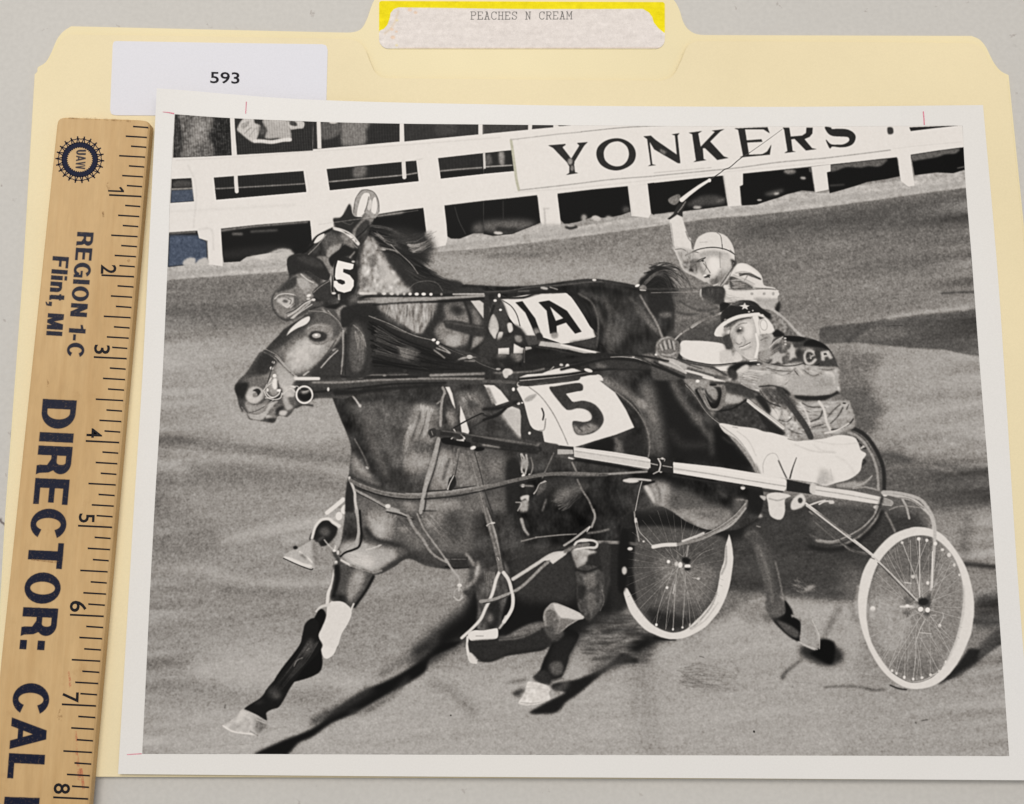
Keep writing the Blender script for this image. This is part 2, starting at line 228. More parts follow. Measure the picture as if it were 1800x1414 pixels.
# ---------------------------------------------------------------- the picture on the print, shape by shape (see Painter.do)
PAINT = """
T F
P 138 0 230,180 1800,180 1800,1350 230,1350
// track tone
p 123 6 230,494 520,472 850,430 1150,395 1450,360 1720,322 1720,430 1450,425 1100,450 700,500 500,575 230,580
p 109 8 240,545 420,530 560,545 480,572 240,585
p 96 7 1300,392 1500,368 1710,340 1710,385 1500,402 1300,425
p 88 6 1420,392 1560,376 1710,352 1710,388 1560,402
p 133 12 800,470 1150,430 1460,440 1460,520 1000,500 800,500
p 151 12 1350,470 1720,440 1730,550 1480,575 1350,540
p 127 8 1500,455 1620,440 1700,460 1620,478 1500,480
p 153 12 230,590 560,575 620,700 600,780 230,760
p 161 10 350,730 600,700 610,770 440,775
p 151 8 700,440 1190,470 1180,505 800,500
l 109 7 3 860,452 900,448 950,450
l 105 14:8 5 275,775 380,783 430,790 520,800 620,808
l 133 8 5 280,780 360,790 480,798
l 167 10 5 300,800 400,805 500,818 610,830
l 163 8 6 560,835 620,835
p 123 9 240,835 330,818 430,818 560,830 610,850 600,900 240,905
l 155 18 8 250,805 300,812 320,830
p 143 10 300,860 600,860 600,930 250,950
p 129 9 240,880 330,900 420,950 360,985 240,980
l 175 12:20 6 390,952 440,940 500,928 600,910
l 181 7 4 500,950 560,938 610,925
l 165 14 6 270,1003 350,1000 420,1020 550,1030 620,1022
l 177 6 4 470,1025 560,1026 640,1020
l 121 12 6 390,1040 450,1042 520,1042 580,1035
p 139 12 250,1030 500,1070 640,1080 500,1120 250,1120
p 155 14 350,1130 560,1110 560,1190 380,1200
p 167 10 330,1165 500,1140 560,1200 450,1210 340,1195
l 129 16 7 250,1205 330,1210 400,1225 430,1232
p 165 16 240,1240 500,1240 700,1330 240,1340
p 163 16 600,1180 1100,1160 1150,1340 600,1340
p 161 14 1150,1130 1500,1120 1500,1340 1150,1340
p 153 14 1480,1200 1780,1200 1780,1340 1480,1340
l 171 24 10 430,1185 560,1190 640,1210
// red/gray cloudy field far right
p 153 9 1560,600 1740,618 1745,790 1600,780 1500,760 1530,690 1480,660
p 111 9 1460,620 1520,640 1540,690 1500,780 1470,760
p 94 8 1470,680 1530,690 1560,720 1540,760 1500,770
p 117 7 1470,605 1560,612 1540,650 1490,670
p 155 6 1455,604 1520,605 1640,620 1560,622
l 169 6 4 1540,740 1620,725 1720,708
l 133 10 5 1540,690 1600,700 1660,690
l 123 8 5 1560,782 1640,770 1720,775
l 161 9 6 1600,790 1680,785 1745,800
p 96 10 1470,800 1560,795 1640,815 1750,820 1755,900 1650,900 1540,900 1450,860
p 88 9 1640,820 1740,830 1750,895 1640,890
l 70 9 4 1550,800 1580,804 1600,812
l 125 5 3 1560,825 1620,818 1680,830
p 92@.5 14 1200,380 1500,350 1720,320 1730,540 1560,560 1450,580 1300,560 1200,500
p 90@.25 12 240,500 560,480 600,560 500,590 240,600
// shadow wedge right
p 86 1.6 1440,578 1455,573 1520,568 1560,560 1620,552 1680,546 1725,543 1730,628 1700,624 1660,615 1600,612 1560,608 1500,602 1440,606
p 102 4 1500,585 1540,575 1600,580 1580,598 1500,600
l 64 8:3 3 1490,600 1510,585 1525,575
l 74 3 1.5 1655,516 1690,514 1720,515
l 173 5 3 1560,560 1610,551 1700,543
// area beneath the sulkies
p 62 8 1080,890 1330,870 1620,900 1640,960 1600,990 1540,1040 1480,1060 1440,1060 1300,1040 1200,1060 1080,1060
p 70 8 1280,960 1480,980 1520,1060 1440,1050 1320,1050 1260,1030
p 100 10 1480,990 1520,1000 1540,1060 1480,1060
p 163 6 1240,1090 1330,1046 1400,1052 1470,1058 1530,1060 1520,1120 1500,1160 1350,1150 1230,1130
p 137 5 1290,1070 1350,1052 1400,1075 1320,1100
p 113 6 1150,1050 1280,1040 1340,1045 1270,1090 1180,1120 1160,1110
p 153 10 1690,900 1750,900 1755,985 1700,975
p 111 7 1690,900 1710,900 1700,1000 1690,960
l 56 9:6 3 1695,992 1720,994 1752,997
l 145 9 4 1705,1005 1752,1012
p 76 5 1715,1045 1760,1035 1765,1110 1710,1110
l 56 9 3 1710,1092 1760,1094
l 105 6 3 1715,1072 1765,1070
p 117 5 1690,1110 1770,1105 1768,1120 1700,1150
l 48 3:16 2.4 1650,1202 1690,1180 1725,1150 1768,1118
l 70 10:22 4 1680,1185 1710,1160 1740,1130 1772,1105
l 133 6 3 1560,1225 1580,1212 1640,1210
// texture of the dirt
n 1.6 7 1.6 -.11
n 3.2 60 5 -.10
n 1.2 2 1.2 -.1
K
// gravel verge
T F
P 178 1.2 240,470 300,465 360,455 470,440 520,440 560,440 700,420 800,413 850,412 900,405 960,392 1020,398 1100,385 1150,378 1200,372 1280,362 1350,350 1400,338 1450,340 1480,330 1540,322 1585,318 1620,306 1680,302 1720,298 1720,328 1650,336 1550,350 1450,364 1330,378 1250,384 1150,398 1050,412 925,428 850,437 770,443 640,466 500,478 350,488 240,498
n 7 3 2
n 4 1.4 1.2
l 156 6 3 620,452 760,436 900,420 1000,410 1150,390
l 158 5 3 1200,380 1330,368 1450,352 1600,335 1720,318
l 152 5 3 250,488 400,474 520,462
K
// white boards: whole top band down to the verge
p 222 .4 230,180 1800,180 1800,260 1700,260 1585,278 1450,290 1150,322 1020,340 850,354 735,372 550,398 380,410 240,412
// openings, mesh row
T A1
P 38 .6 345,25 925,75 945,470 325,495 
c 116 3.5 405,20 720,40 745,180 700,250 740,480 420,500 430,330 440,250 400,150
c 134 4 450,150 600,120 640,300 560,330 470,260
c 100 4 430,60 540,60 520,300 440,300
c 98 3 590,360 720,340 730,480 600,480
l 128 2 1.5 450,230 550,200 660,240
c 62 3 340,100 390,120 400,440 340,440
m 31 6.6
n 9 1.5 1.5
K
P 40 .6 965,78 1800,105 1800,420 1000,465
c 190 1.2 1000,190 1070,80 1165,80 1190,130 1250,160 1230,240 1190,330 1140,320 1040,240
c 150 1 1040,150 1090,120 1130,110 1110,160 1060,190
l 128 1.5 .8 1080,240 1130,190 1150,180
l 150 1.5 .8 1130,270 1190,190
c 168 1.5 1290,90 1520,90 1560,180 1560,300 1420,290 1300,290 1310,200 1280,150
c 180 1.5 1360,90 1540,90 1500,130 1400,130
l 214 7 .9 1190,320 1260,320 1370,330 1480,310 1560,305
c 192 1 1550,110 1700,115 1700,180 1640,190 1560,195
c 66 1 1560,110 1620,120 1630,160 1560,150
c 78 3 1230,160 1300,180 1310,230 1250,270
m 40 6.4
K
P 36 .6 310,720 520,710 545,955 298,972
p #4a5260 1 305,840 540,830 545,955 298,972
l 150 3 1 300,828 530,818
c 75 2 350,740 500,740 500,800 330,800
K
P 34 .6 755,705 1700,635 1730,855 782,938
p 24 .5 760,830 1730,775 1735,860 780,940
l 118 2.6 .8 770,822 1730,768
m 26 6
K
l 220 7.5 .6 985,640 990,760 997,850
l 220 8 .8 950,60 960,260 970,480
T B1
P 40 .6 0,108 915,128 915,325 85,400 0,405
c 118 3 310,120 590,125 560,210 550,350 320,370 300,240
c 88 2 95,120 280,125 280,250 100,300
m 34 6.2
l 218 8 .7 60,100 65,260 70,410
e 215 1 215,120 45,16
K
P 52 .6 960,130 1745,138 1745,250 965,325
m 28 5.6
c 66 3 1300,140 1500,140 1500,230 1320,260
K
p 60 .6 1790,140 1800,140 1800,250 1790,250
P 36 .6 145,615 1090,525 1115,742 180,838
m 23 6
c 108 3 440,590 560,580 550,690 430,700
p 26 .6 160,760 1100,660 1115,742 180,838
l 138 2.6 .8 165,750 550,715 940,680 1105,655
K
P 42 .6 1320,500 1765,450 1800,448 1800,665 1350,715
m 26 5.6
p 26 .5 1340,650 1800,620 1800,668 1350,718
l 138 2.6 .8 1340,636 1570,615 1780,600
K
l 218 8 .6 955,520 960,620 965,700
l 200 1.5 1 1060,525 1160,505
// far lower openings
T C1
P 62 .6 0,140 470,140 470,200 0,245
m 29 5.4
K
p 56 .6 515,140 735,145 735,175 510,195
p 40 .8 765,142 900,142 1040,146 800,162
P 40 .6 15,445 300,415 322,635 0,665
c 140 2 160,440 215,440 215,570 170,560
c 90 2 20,470 70,460 90,560 20,570
p 30 .6 0,615 320,580 325,635 0,665
l 168 2.4 .8 0,592 300,575
m 21 5
K
l 200 4.5 .6 5,450 12,600
// sign panel
l #b4b29e 5 .8 290,310 310,450 330,600 350,740 372,835
L 178 2 .7 290,305 800,245 1030,225
L 160 1.9 .6 1030,222 1380,185 1550,172 1800,160
l 168 2.2 .7 380,838 900,780 1350,725 1800,690
L 190 1.4 .7 285,300 345,300 365,305
T D1
L 168 1.8 .7 0,162 150,155
l 164 2.2 .7 0,688 500,640 900,600 1300,545 1800,500
L 190 1.6 .8 0,655 600,600
T E1
l 160 2 .7 0,500 330,460 690,415
c 60 1 660,180 715,180 718,240 668,245
p 40 .6 890,175 1280,160 1420,155 1150,185 905,215
// under-rail dark gaps
T A1
P 28 .8 285,1285 585,1265 600,1340 680,1380 690,1600 270,1650
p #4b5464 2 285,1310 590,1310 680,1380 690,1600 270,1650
l 120 4 1.5 290,1290 560,1275
K
P 24 .8 822,1245 1200,1205 1770,1160 1800,1410 1800,1600 1500,1500 1340,1500 1100,1540 1030,1590 860,1600
l 128 4 1.6 830,1265 1000,1240 1200,1215 1500,1190 1740,1170
l 100 5 1.6 960,1300 1050,1300
l 84 4 1.8 1150,1275 1420,1260
c 44 4 860,1480 1500,1420 1500,1500 900,1560
K
T B1
P 22 .8 580,1180 700,1090 950,1050 1165,1025 1200,1250 1190,1400 1050,1450 700,1450 560,1300
c 104 1.5 690,1090 940,1060 930,1090 760,1110 690,1120
K
P 24 .8 1385,1000 1800,950 1800,1290 1700,1290 1550,1350 1460,1350 1410,1320
l 76 1.2 .8 1495,1010 1540,1160 1610,1300
c 92 4 1700,1200 1800,1180 1800,1290 1690,1290
K
T C1
P 22 .8 0,950 300,920 565,890 600,1180 480,1230 400,1260 300,1300 100,1320 0,1300
c 96 4 0,1170 240,1150 420,1150 560,1190 420,1250 230,1290 0,1260
l 62 1.5 1 205,950 210,1170
l 52 10 2 160,1250 260,1265 330,1260
e 205 1.2 155,1290 48,16 3
K
P 20 .8 778,875 1150,830 1525,795 1555,1060 1450,1100 1300,1130 1150,1120 1000,1170 900,1190 850,1190 810,1150
c 84 3 1480,1010 1540,1020 1540,1070 1470,1070
K
e 196 1.2 1190,1135 50,28 15
e 150 2 1060,1130 32,38
l 42 5 1.5 870,1230 920,1240 980,1225
e 176 2 1320,1135 40,26
p 22 .8 1730,770 1800,760 1800,1100 1770,1080
T D1
P 22 .8 -70,770 720,685 770,1000 690,1010 480,1040 380,1050 300,1060 150,1070 100,1080 0,1090 -30,1080
c 72 3 340,1000 500,900 700,900 740,980 600,1000
e 170 1.5 455,1020 45,18
l 110 4 2 660,960 740,930
K
P 21 .8 935,665 1650,595 1690,850 1560,840 1400,880 1300,920 1200,950 1080,990 925,1000 905,800 935,780
e 130 2 1430,640 65,28
e 176 1.5 1570,710 30,14 5
c 100 3 1180,870 1340,830 1360,850 1260,890 1180,890
e 196 1.5 1290,875 28,12 -10
e 176 1 1110,942 26,10
l 110 4 1.5 1640,600 1650,640
K
T E1
P 22 .8 60,570 760,490 790,690 650,720 450,750 330,790 200,830 50,870 20,650
c 96 1.5 60,570 620,505 620,560 560,590 460,585 380,600 230,595 130,630 60,640
l 70 3 1.5 50,790 200,780
K
P 20 .8 905,465 1200,420 1465,385 1480,620 1350,660 1180,650 945,680 920,530
c 96 1.5 910,465 1390,395 1380,450 1270,460 1180,490 1000,520 920,530
l 100 2 1 1400,605 1470,590
K
// posts over the gaps
T A1
p 222 .6 580,1262 830,1240 850,1640 700,1620 690,1370 600,1345
T B1
p 221 .6 -25,1150 215,1130 220,1250 60,1320 0,1420 -8,1420
p 221 .7 1165,1000 1385,995 1410,1200 1420,1350 1400,1420 1250,1450 1200,1300 1185,1200
c 196 2 1190,1280 1260,1270 1260,1370 1180,1340
T C1
p 221 .7 570,885 775,865 815,1190 790,1260 640,1280 600,1160
p 221 .7 1520,790 1730,770 1765,1090 1740,1130 1560,1110 
l 176 2.5 1.2 640,1030 650,1180 640,1260
l 190 2.5 1.2 640,1030 690,1030
p 172 3 600,1200 800,1200 870,1260 600,1320
T D1
p 221 .6 730,670 935,655 935,780 900,795 915,1000 780,1010
p 221 .6 1660,590 1860,565 1860,640 1820,650 1840,830 1700,860
T E1
p 221 .6 770,480 900,465 945,790 880,800 800,740
// pebbles along the verge
T A2
c 186 1.5 440,170 500,140 560,150 560,200 600,160 680,140 700,210 600,230 440,220
e 214 1.5 1270,130 55,22 -8
l 200 5 2 1150,140 1300,120 1450,60 1560,70
c 188 2 1380,100 1500,60 1570,70 1600,110 1500,130 1380,140
T E2
l 60 1 .6 650,862 740,854 820,856
// lettering on the board
T C1
p 48 .7 680,365 860,350 868,358 832,385 925,505 1010,368 985,340 1100,330 1062,368 960,535 955,570 965,648 1000,658 868,678 903,655 905,590 880,545 732,392
e 150 1.5 912,535 26,34
e 110 1 935,605 20,30
c 46 .7 1400,290 1500,312 1575,370 1606,455 1580,545 1500,605 1400,630 1300,610 1225,555 1190,465 1210,380 1290,315 ; 1405,323 1330,345 1280,400 1268,460 1285,525 1340,570 1400,587 1465,575 1515,525 1533,455 1515,385 1465,338
T D1
p 46 .7 -115,270 -35,262 15,308 238,462 218,262 182,250 268,236 246,262 276,553 250,554 0,408 -48,330 -20,565 20,574 -70,585 -38,568 -75,300
p 120 1.5 60,400 130,430 110,470 60,430
p 44 .7 362,232 505,214 465,240 490,380 640,222 604,210 742,194 700,216 590,325 735,482 785,498 665,520 535,395 512,395 522,510 552,521 410,542 440,525 400,248
p 44 .7 845,186 1195,173 1218,238 1150,196 958,196 976,312 1130,300 1142,328 980,336 1000,464 1140,458 1190,430 1235,358 1220,464 900,493 936,474 885,202
p 44 .7 1355,178 1425,178 1440,272 1560,262 1600,235 1605,178 1672,178 1668,240 1640,275 1585,300 1665,395 1715,405 1600,420 1480,297 1445,302 1460,425 1497,432 1370,446 1405,425 1370,200
T E1
c 44 .7 0,172 65,178 75,192 160,190 240,198 300,230 325,280 300,345 240,378 160,386 80,378 50,396 10,305 60,350 120,358 190,355 240,332 258,305 238,278 160,272 80,266 30,235
// whip of the far driver
T D1
l 70 1.8:1.2 .3 590,725 690,660 740,620 800,595 900,510 1010,440 
l 110 1.0:.8 .3 1010,440 1180,320 1350,195
// ---- far driver
T D1
c 120 1 150,930 250,880 280,920 230,990 170,980
p 45 .8 140,1140 200,1090 240,1000 300,950 360,900 340,980 300,1060 300,1120 240,1095 170,1150
l 120 2.4 .6 330,960 290,1020 250,1070
l 222 8.5:5 .6 290,940 370,875 480,795 585,730
e 222 .5 582,735 18,20
p 216 .8 160,1152 245,1100 295,1128 330,1240 360,1330 385,1350 400,1500 420,1700 350,1690 250,1560 200,1420
c 214 .8 428,1410 470,1330 560,1285 640,1282 740,1310 800,1370 840,1460 850,1580 850,1620 760,1600 500,1600 420,1520
l 168 1 .6 480,1388 560,1384
l 100 1.2 .5 660,1285 700,1320 715,1410 718,1460
T D2
c 200 1 200,20 430,60 440,110 420,170 470,260 545,330 545,400 430,340 330,290 280,230 245,120
c 112 2 330,160 430,150 460,260 440,310 360,280 300,220
N 22 2 2
l 60 1.4 .8 330,115 420,80 470,90
c 194 1 430,110 560,75 700,80 810,160 800,320 720,430 640,440 560,400 490,300 440,210
e 215 3 620,230 70,90
c 160 2 440,200 480,190 500,280 560,330 500,310
l 60 1.6 .5 430,185 480,180 535,145
l 100 1.4 .6 520,200 560,250 590,300
e 60 1 560,335 35,14 -20
e 230 .6 535,328 18,12
e 110 2 670,370 26,50
l 235 3 .8 640,430 680,405
l 55 1.8 .5 330,118 420,70 520,40 640,32 760,55 850,105
l 110 1 .4 330,112 430,62 540,38
l 90 1.2 .4 716,0 720,50
p 190 1 690,80 780,90 800,170 830,240 780,260 720,200
l 105 1.5 .5 800,60 850,110 855,165
c 48 1.5 800,150 850,170 870,200 830,240 810,200
l 110 1.6 .5 845,230 780,320 720,410
l 150 1.4 .5 815,225 750,310 700,390
c 214 .8 780,420 800,330 870,215 950,200 1030,235 1110,300 1140,355 1160,430 1270,460 1320,520 1300,560 1310,650 1280,680 1200,680 1100,660 950,590 800,610 740,600 730,440
l 60 3 1 900,310 960,310 1010,325 1110,360
l 120 1.5 .8 1000,300 940,400
c 92 1 800,340 900,370 1040,455 960,465 830,480 800,420
l 160 1.5 1 830,320 940,360 1060,420
p 170 2 1050,560 1300,575 1305,650 1280,680 1190,675 1100,660
l 222 1.5 .6 740,480 900,475 1310,490
e 150 .8 1030,520 16,14
e 150 .8 1160,520 16,14
e 150 .8 1255,520 14,18
l 90 1.4 .7 1060,460 1180,465 1260,470
c 34 2 1270,680 1310,600 1330,640 1310,720
// ground and shade left of him
c 116 6 220,500 480,560 700,640 700,880 400,950 220,900
c 84 5 260,600 480,680 660,760 640,820 450,760 280,700
c 52 1.2 500,460 725,452 735,600 600,628 520,600 490,540
N 6 1.5 4
l 200 3 .8 488,485 490,540 510,580
p 34 1 690,600 810,620 700,760 690,720
// far sulky wheel and shaft behind
c 40 5 -40,520 200,560 240,650 200,900 60,1000 -60,1000
c 70 3 90,600 160,610 190,720 140,760 80,720
e 150 3 130,730 60,36
l 150 8:6 1.4 -20,680 40,900 70,1010
// tail of the far horse
T C2
c 38 2 1640,430 1700,330 1800,250 1900,260 2000,420 2060,560 2000,740 1900,900 1750,820
h 40 70 1.2 6 1700,420 1850,380 1960,460 2080,640 ; 1800,240 1960,220 2120,320 2240,560
h 44 60 1.3 6 1780,560 1900,600 2000,760 2080,960 ; 1900,420 2040,500 2120,620 2200,780
h 88 26 .8 2 1690,420 1800,330 1900,380 2000,560 ; 1760,330 1900,260 2060,320 2100,640
// ---- far horse: body
T F
C 40 1.3 560,600 600,520 610,430 700,425 770,490 850,502 925,503 1000,494 1050,491 1120,503 1170,520 1192,570 1200,660 1190,700 900,690 640,700 600,650
c 62 8 1060,520 1140,530 1170,600 1120,610
l 118 3:8 3 1115,540 1160,590 1200,650
l 96 5 4 1020,515 1060,530 1090,560
l 110 5:12 4 1048,540 1070,590 1085,630
c 84 4 1070,570 1100,580 1095,620 1070,640
l 78 3 3 1000,500 1060,502 1120,515
c 50 5 1090,600 1190,590 1200,640 1100,650
n 7 9 7
n 4 2 4 .5
K
T C2
c 146 1 -10,610 80,690 50,780 -10,840
c 190 1 40,830 110,730 160,830 150,930 90,960
c 60 2 90,640 190,640 260,790 280,900 200,950 150,800
c 222 .5 160,580 215,572 540,520 830,508 900,535 950,590 1050,740 1120,860 1190,970 860,1045 780,1030 620,980 500,975 430,960 330,850 250,740 215,660
l 60 1.6 .6 200,590 290,650 350,740 385,860
l 120 2 1 590,520 440,560 300,560
l 40 4 1 0,570 200,565 420,560 560,515 760,505 850,500
p 34 .7 335,612 410,598 470,680 545,780 600,930 625,1000 555,980 500,850 440,720
p 130 2 520,890 580,880 600,950 540,950
p 34 .7 578,610 690,590 780,640 880,700 1035,920 965,942 870,825 770,860 775,950 700,940 665,700 ; 700,655 840,778 762,806
c 140 1.5 710,940 780,930 780,980 730,990
// back strap, crupper
l 52 5 1.2 0,520 300,500 600,470 900,410 1100,385 1300,400 1500,430 1650,460
l 84 2.4 1 0,500 250,490 500,450 800,430 1080,400 1250,390
l 104 2.2 1 370,495 480,490
e 190 1 640,462 40,14 10
l 150 2 .8 700,450 780,475
e 230 .6 1168,375 22,13
e 235 .7 1622,435 26,14 -20
e 120 1 1680,460 40,34
l 210 1.4 .5 1650,480 1710,485
l 112 2.5 1.4 1000,520 1130,600 1190,720 1210,830 1205,960 1190,1080
l 36 5 1.5 920,520 1010,560 1100,700 1160,860 1190,960
p 64 2 900,1030 1190,985 1190,1110 1050,1080
// saddle pad gear
c 66 1.5 120,560 180,560 250,720 260,800 190,900 140,780 80,680
e 220 .6 165,538 15,22
e 220 .6 122,592 18,14
e 228 .6 178,690 16,12
e 200 .8 290,870 16,40
c 50 2 280,850 380,870 460,980 430,1060 330,1030 280,960
c 130 1.5 330,960 400,970 400,1030 340,1020
l 40 5 1 0,900 90,700 110,650
c 215 1 250,840 290,830 310,900 270,930
c 208 1 85,900 130,900 130,990 100,980
c 208 1 160,930 205,930 180,1010 140,1030
c 60 3 -20,990 120,1000 300,960 320,1060 400,1090 380,1210 -20,1240
// far shaft
p 74 1 430,960 620,960 640,1040 470,1070
c 48 1 560,940 610,940 625,1000 570,1000
p 186 1 600,1020 800,1040 1000,1090 1200,1130 1240,1140 1060,1150 900,1110 760,1090 580,1070
l 224 3.5 .8 820,1060 1000,1100 1180,1140
l 60 3 1 560,1080 760,1110 850,1140 1050,1170
l 200 2 .8 1120,1160 1250,1175
// white webbing ends
p 222 .8 155,1095 270,1090 270,1160 155,1160
p 222 .8 320,1045 400,1090 420,1090 415,1150 315,1150
p 218 .8 440,1080 500,1080 510,1100 440,1120
c 150 2 150,1165 240,1165 220,1230 160,1240
c 130 2 290,1160 410,1160 390,1230 300,1230
l 150 2.5 .8 430,1100 430,1240
c 40 5 450,1120 800,1160 900,1230 600,1300 430,1250
c 44 4 280,1170 330,1280 -10,1290 0,1230
// ---- far horse: neck and head
T B2
C 56 2 430,560 460,300 470,100 560,-60 700,-60 760,60 860,180 1000,380 1100,500 1800,480 1800,1000 1300,1200 900,1050 500,900 300,760
c 158 2 480,100 540,10 640,-20 700,40 740,130 800,230 880,310 960,440 1010,500 480,520 465,300
N 20 3 4
c 150 3 480,540 1260,560 1260,700 1200,900 1080,940 920,800 700,720 640,600
N 10 3 8
l 90 6 3 640,140 670,190 640,230
c 110 3 760,330 820,300 850,370 780,370
e 104 3 530,400 50,40
h 205@.5 60 .9 3 520,40 560,200 600,330 640,480 ; 700,40 780,220 880,360 980,490
h 90@.5 50 1 3 500,60 540,200 560,330 600,480 ; 700,60 780,240 860,380 960,500
h 190@.5 60 .8 3 760,640 820,760 900,840 1000,920 ; 1200,640 1180,760 1130,860 1080,930
h 70@.6 40 .8 3 700,650 820,780 920,860 1020,930 ; 1230,650 1190,780 1140,880 1090,940
l 200 4 3 560,300 600,200 590,100
l 196 5 3 720,240 790,330 860,420
l 186 4 3 1060,760 1000,860 960,840
l 190 3 2 1150,800 1120,880 1080,940
e 205 2 1020,900 36,20 20
l 120 3 2 1070,640 1050,740 1000,800
c 52 4 600,640 700,650 760,760 640,760
p 50 2 1280,640 1390,640 1330,800 1260,980 1130,1000 1200,860
c 128 3 1390,640 1600,620 1660,740 1700,880 1600,1060 1400,1060 1290,940 1310,860 1400,780
c 44 4 1450,640 1560,650 1600,720 1520,750 1460,700
c 168 3 1420,980 1540,960 1560,1040 1470,1080 1400,1040
c 110 3 1680,640 1760,760 1780,860 1690,860
c 140 3 1680,1000 1800,980 1800,1250 1680,1180
l 40 6 2 1600,600 1660,780 1670,960 1640,1180
p 58 1.4 1370,800 1500,800 1800,860 1800,975 1640,950 1400,880
l 84 3 1.5 1400,820 1600,850 1800,880
p 205 .8 1660,590 1760,590 1800,620 1800,780
K
// mane
c 50 2 700,60 800,40 950,80 1110,260 1300,350 1560,395 1500,480 1020,500 880,310 780,200
c 48 5 640,-140 900,-180 1150,-120 1290,20 1220,120 1200,200 1100,230 900,80 720,40
h 88 60 .8 3 600,-220 800,-190 1050,-60 1290,10 ; 700,40 900,50 1050,130 1240,60
h 26 60 1 3 600,-180 850,-120 1100,60 1240,260 ; 720,60 900,130 1100,330 1500,400
h 60 60 1.1 4 820,-120 1000,-90 1160,-130 1310,-190 ; 900,60 1060,90 1180,60 1330,-40
h 40 50 1.1 3 900,0 1050,40 1180,110 1320,150 ; 900,100 1050,160 1200,200 1360,260
h 150 34 .8 3 1000,-20 1100,-20 1200,-80 1290,-160 ; 1040,70 1140,60 1240,10 1330,-70
h 30 40 1.2 3 1100,240 1250,300 1400,380 1560,440 ; 1050,330 1200,380 1380,450 1600,500
h 120 24 .6 2 640,-130 760,-60 850,-40 900,0 ; 700,-100 800,0 900,30 960,60
h 60 30 .8 3 1000,240 1180,320 1360,350 1580,390 ; 1000,330 1180,420 1360,450 1500,470
e 190 1 740,50 30,14 10
l 150 2 1 720,40 850,60 900,90
l 150 1.2 .6 820,0 900,80 1030,200 1110,310
l 110 1 .7 1000,480 1080,410 1200,385 1310,410 1370,490
// reins and blinker strap with studs
l 214 5 .8 500,515 660,515
l 150 5 1 480,610 800,590 1200,575 1800,540
l 40 5 1 480,570 620,545 1000,540 1480,530
l 176 3 .7 1480,525 1800,522
l 34 4 1 640,640 1000,615 1400,600 1800,570
e 225 .6 750,517 20,16
e 225 .6 832,518 20,16
e 180 .8 895,522 14,16
e 196 .8 962,520 14,16
e 225 .6 1025,522 18,16
e 225 .6 1095,524 22,16
e 228 .6 1168,524 24,16
e 220 .6 1245,526 18,16
e 130 .8 1355,526 14,14
e 30 .8 700,520 22,22
e 34 .8 790,520 12,22
// head
T B1
C 56 1.3 -402,2124 -440,2004 -405,1918 -330,1840 -255,1770 -270,1640 -262,1545 -180,1510 -96,1490 0,1370 100,1290 210,1240 230,1215 215,1135 290,1125 330,1080 380,985 405,1010 420,1090 510,1120 560,1180 620,1150 600,1240 560,1400 520,1700 480,1900 300,2000 0,2100 -140,2140 -291,2208
c 88 3 80,1340 250,1300 350,1400 380,1560 180,1500
c 126 3 300,1300 400,1290 440,1370 420,1480 340,1420
c 140 3 400,1230 540,1150 600,1180 500,1290 440,1340
c 40 2 250,1210 370,1210 420,1280 330,1280 
l 34 3 1 340,1020 330,1090 300,1130
l 190 2 .8 350,1190 395,1192
l 110 4 3 460,1230 520,1180 590,1150
n 6 2 3
K
c 218 .8 432,1060 450,960 500,860 550,838 640,866 685,960 690,1060 650,1110 620,1170 560,1130 500,1120 440,1110
l 120 2.4 .7 430,1060 452,960 495,860 545,836 640,862 688,950 692,1060 655,1130
c 128 1.5 430,1040 470,980 470,1060 460,1110 430,1100
l 120 3.5 .8 595,880 575,940 560,1010
l 110 4 1 640,940 590,1030 540,1090 520,1160
c 90 2 540,1090 600,1070 640,1130 600,1210 530,1160
c 222 .6 520,860 585,870 560,960 545,1060 500,1115 460,1100 480,990 500,900
c 222 .6 620,900 660,890 670,980 655,1090 620,1090 610,1000
l 222 5.5 .8 210,1237 330,1275 420,1345 480,1405
e 222 .8 65,1350 70,24 -38
l 30 4 1 -20,1400 40,1330 130,1280 210,1240
T A2
C 78 1.6 1385,600 1400,540 1480,460 1560,370 1640,310 1760,330 1900,500 1900,640 1800,660 1700,740 1600,790 1530,810 1450,770 1390,700
c 158 3 1620,360 1700,400 1760,420 1760,500 1700,520 1620,470
c 140 3 1500,480 1570,440 1620,500 1580,530
c 196 1.5 1400,590 1440,540 1560,540 1600,560 1560,650 1560,700 1480,670 1420,640
c 44 1.5 1420,550 1520,530 1600,530 1620,600 1580,640 1590,560 1500,545 1440,570
c 34 1.5 1460,610 1540,600 1560,650 1500,640
e 235 1 1480,590 40,20
l 205 5 1.5 1520,710 1580,690 1660,610 1750,590
l 200 5 1 1590,770 1670,690 1760,610
l 50 1.4 .6 1580,740 1640,660 1700,610 1780,590
l 60 4 2 1400,720 1450,770 1530,800
l 210 5 1.5 1650,330 1690,360 1740,390
e 225 1.5 1750,540 24,26
c 130 2 1680,540 1740,500 1760,560 1700,580
K
l 20 4 1.2 1690,100 1760,40 1800,0
// cheek, blinker cup and its number
T A2
c 52 1 1535,200 1570,130 1680,100 1800,90 1920,130 1990,200 2000,300 1950,380 1850,350 1780,310 1700,285 1600,315 1550,290
c 60 3 1560,200 1700,130 1850,150 1900,230 1700,230
T B2
c 62 2 -40,120 100,180 190,280 120,400 0,380 -60,300
c 150 3 60,160 200,180 200,270 120,230
c 170 3 150,60 240,20 260,60 170,140
c 36 1.4 190,150 290,0 420,40 480,60 440,200 400,120 240,160
l 130 3 1 390,140 440,80
c 40 1.6 -20,560 40,480 160,400 200,480 160,560 60,600
l 190 4 1.2 180,280 190,400 195,500
c 170 3 100,380 170,370 160,430 110,440
l 200 5 2 0,400 50,450
c 130 4 -40,440 60,460 40,520 -40,520
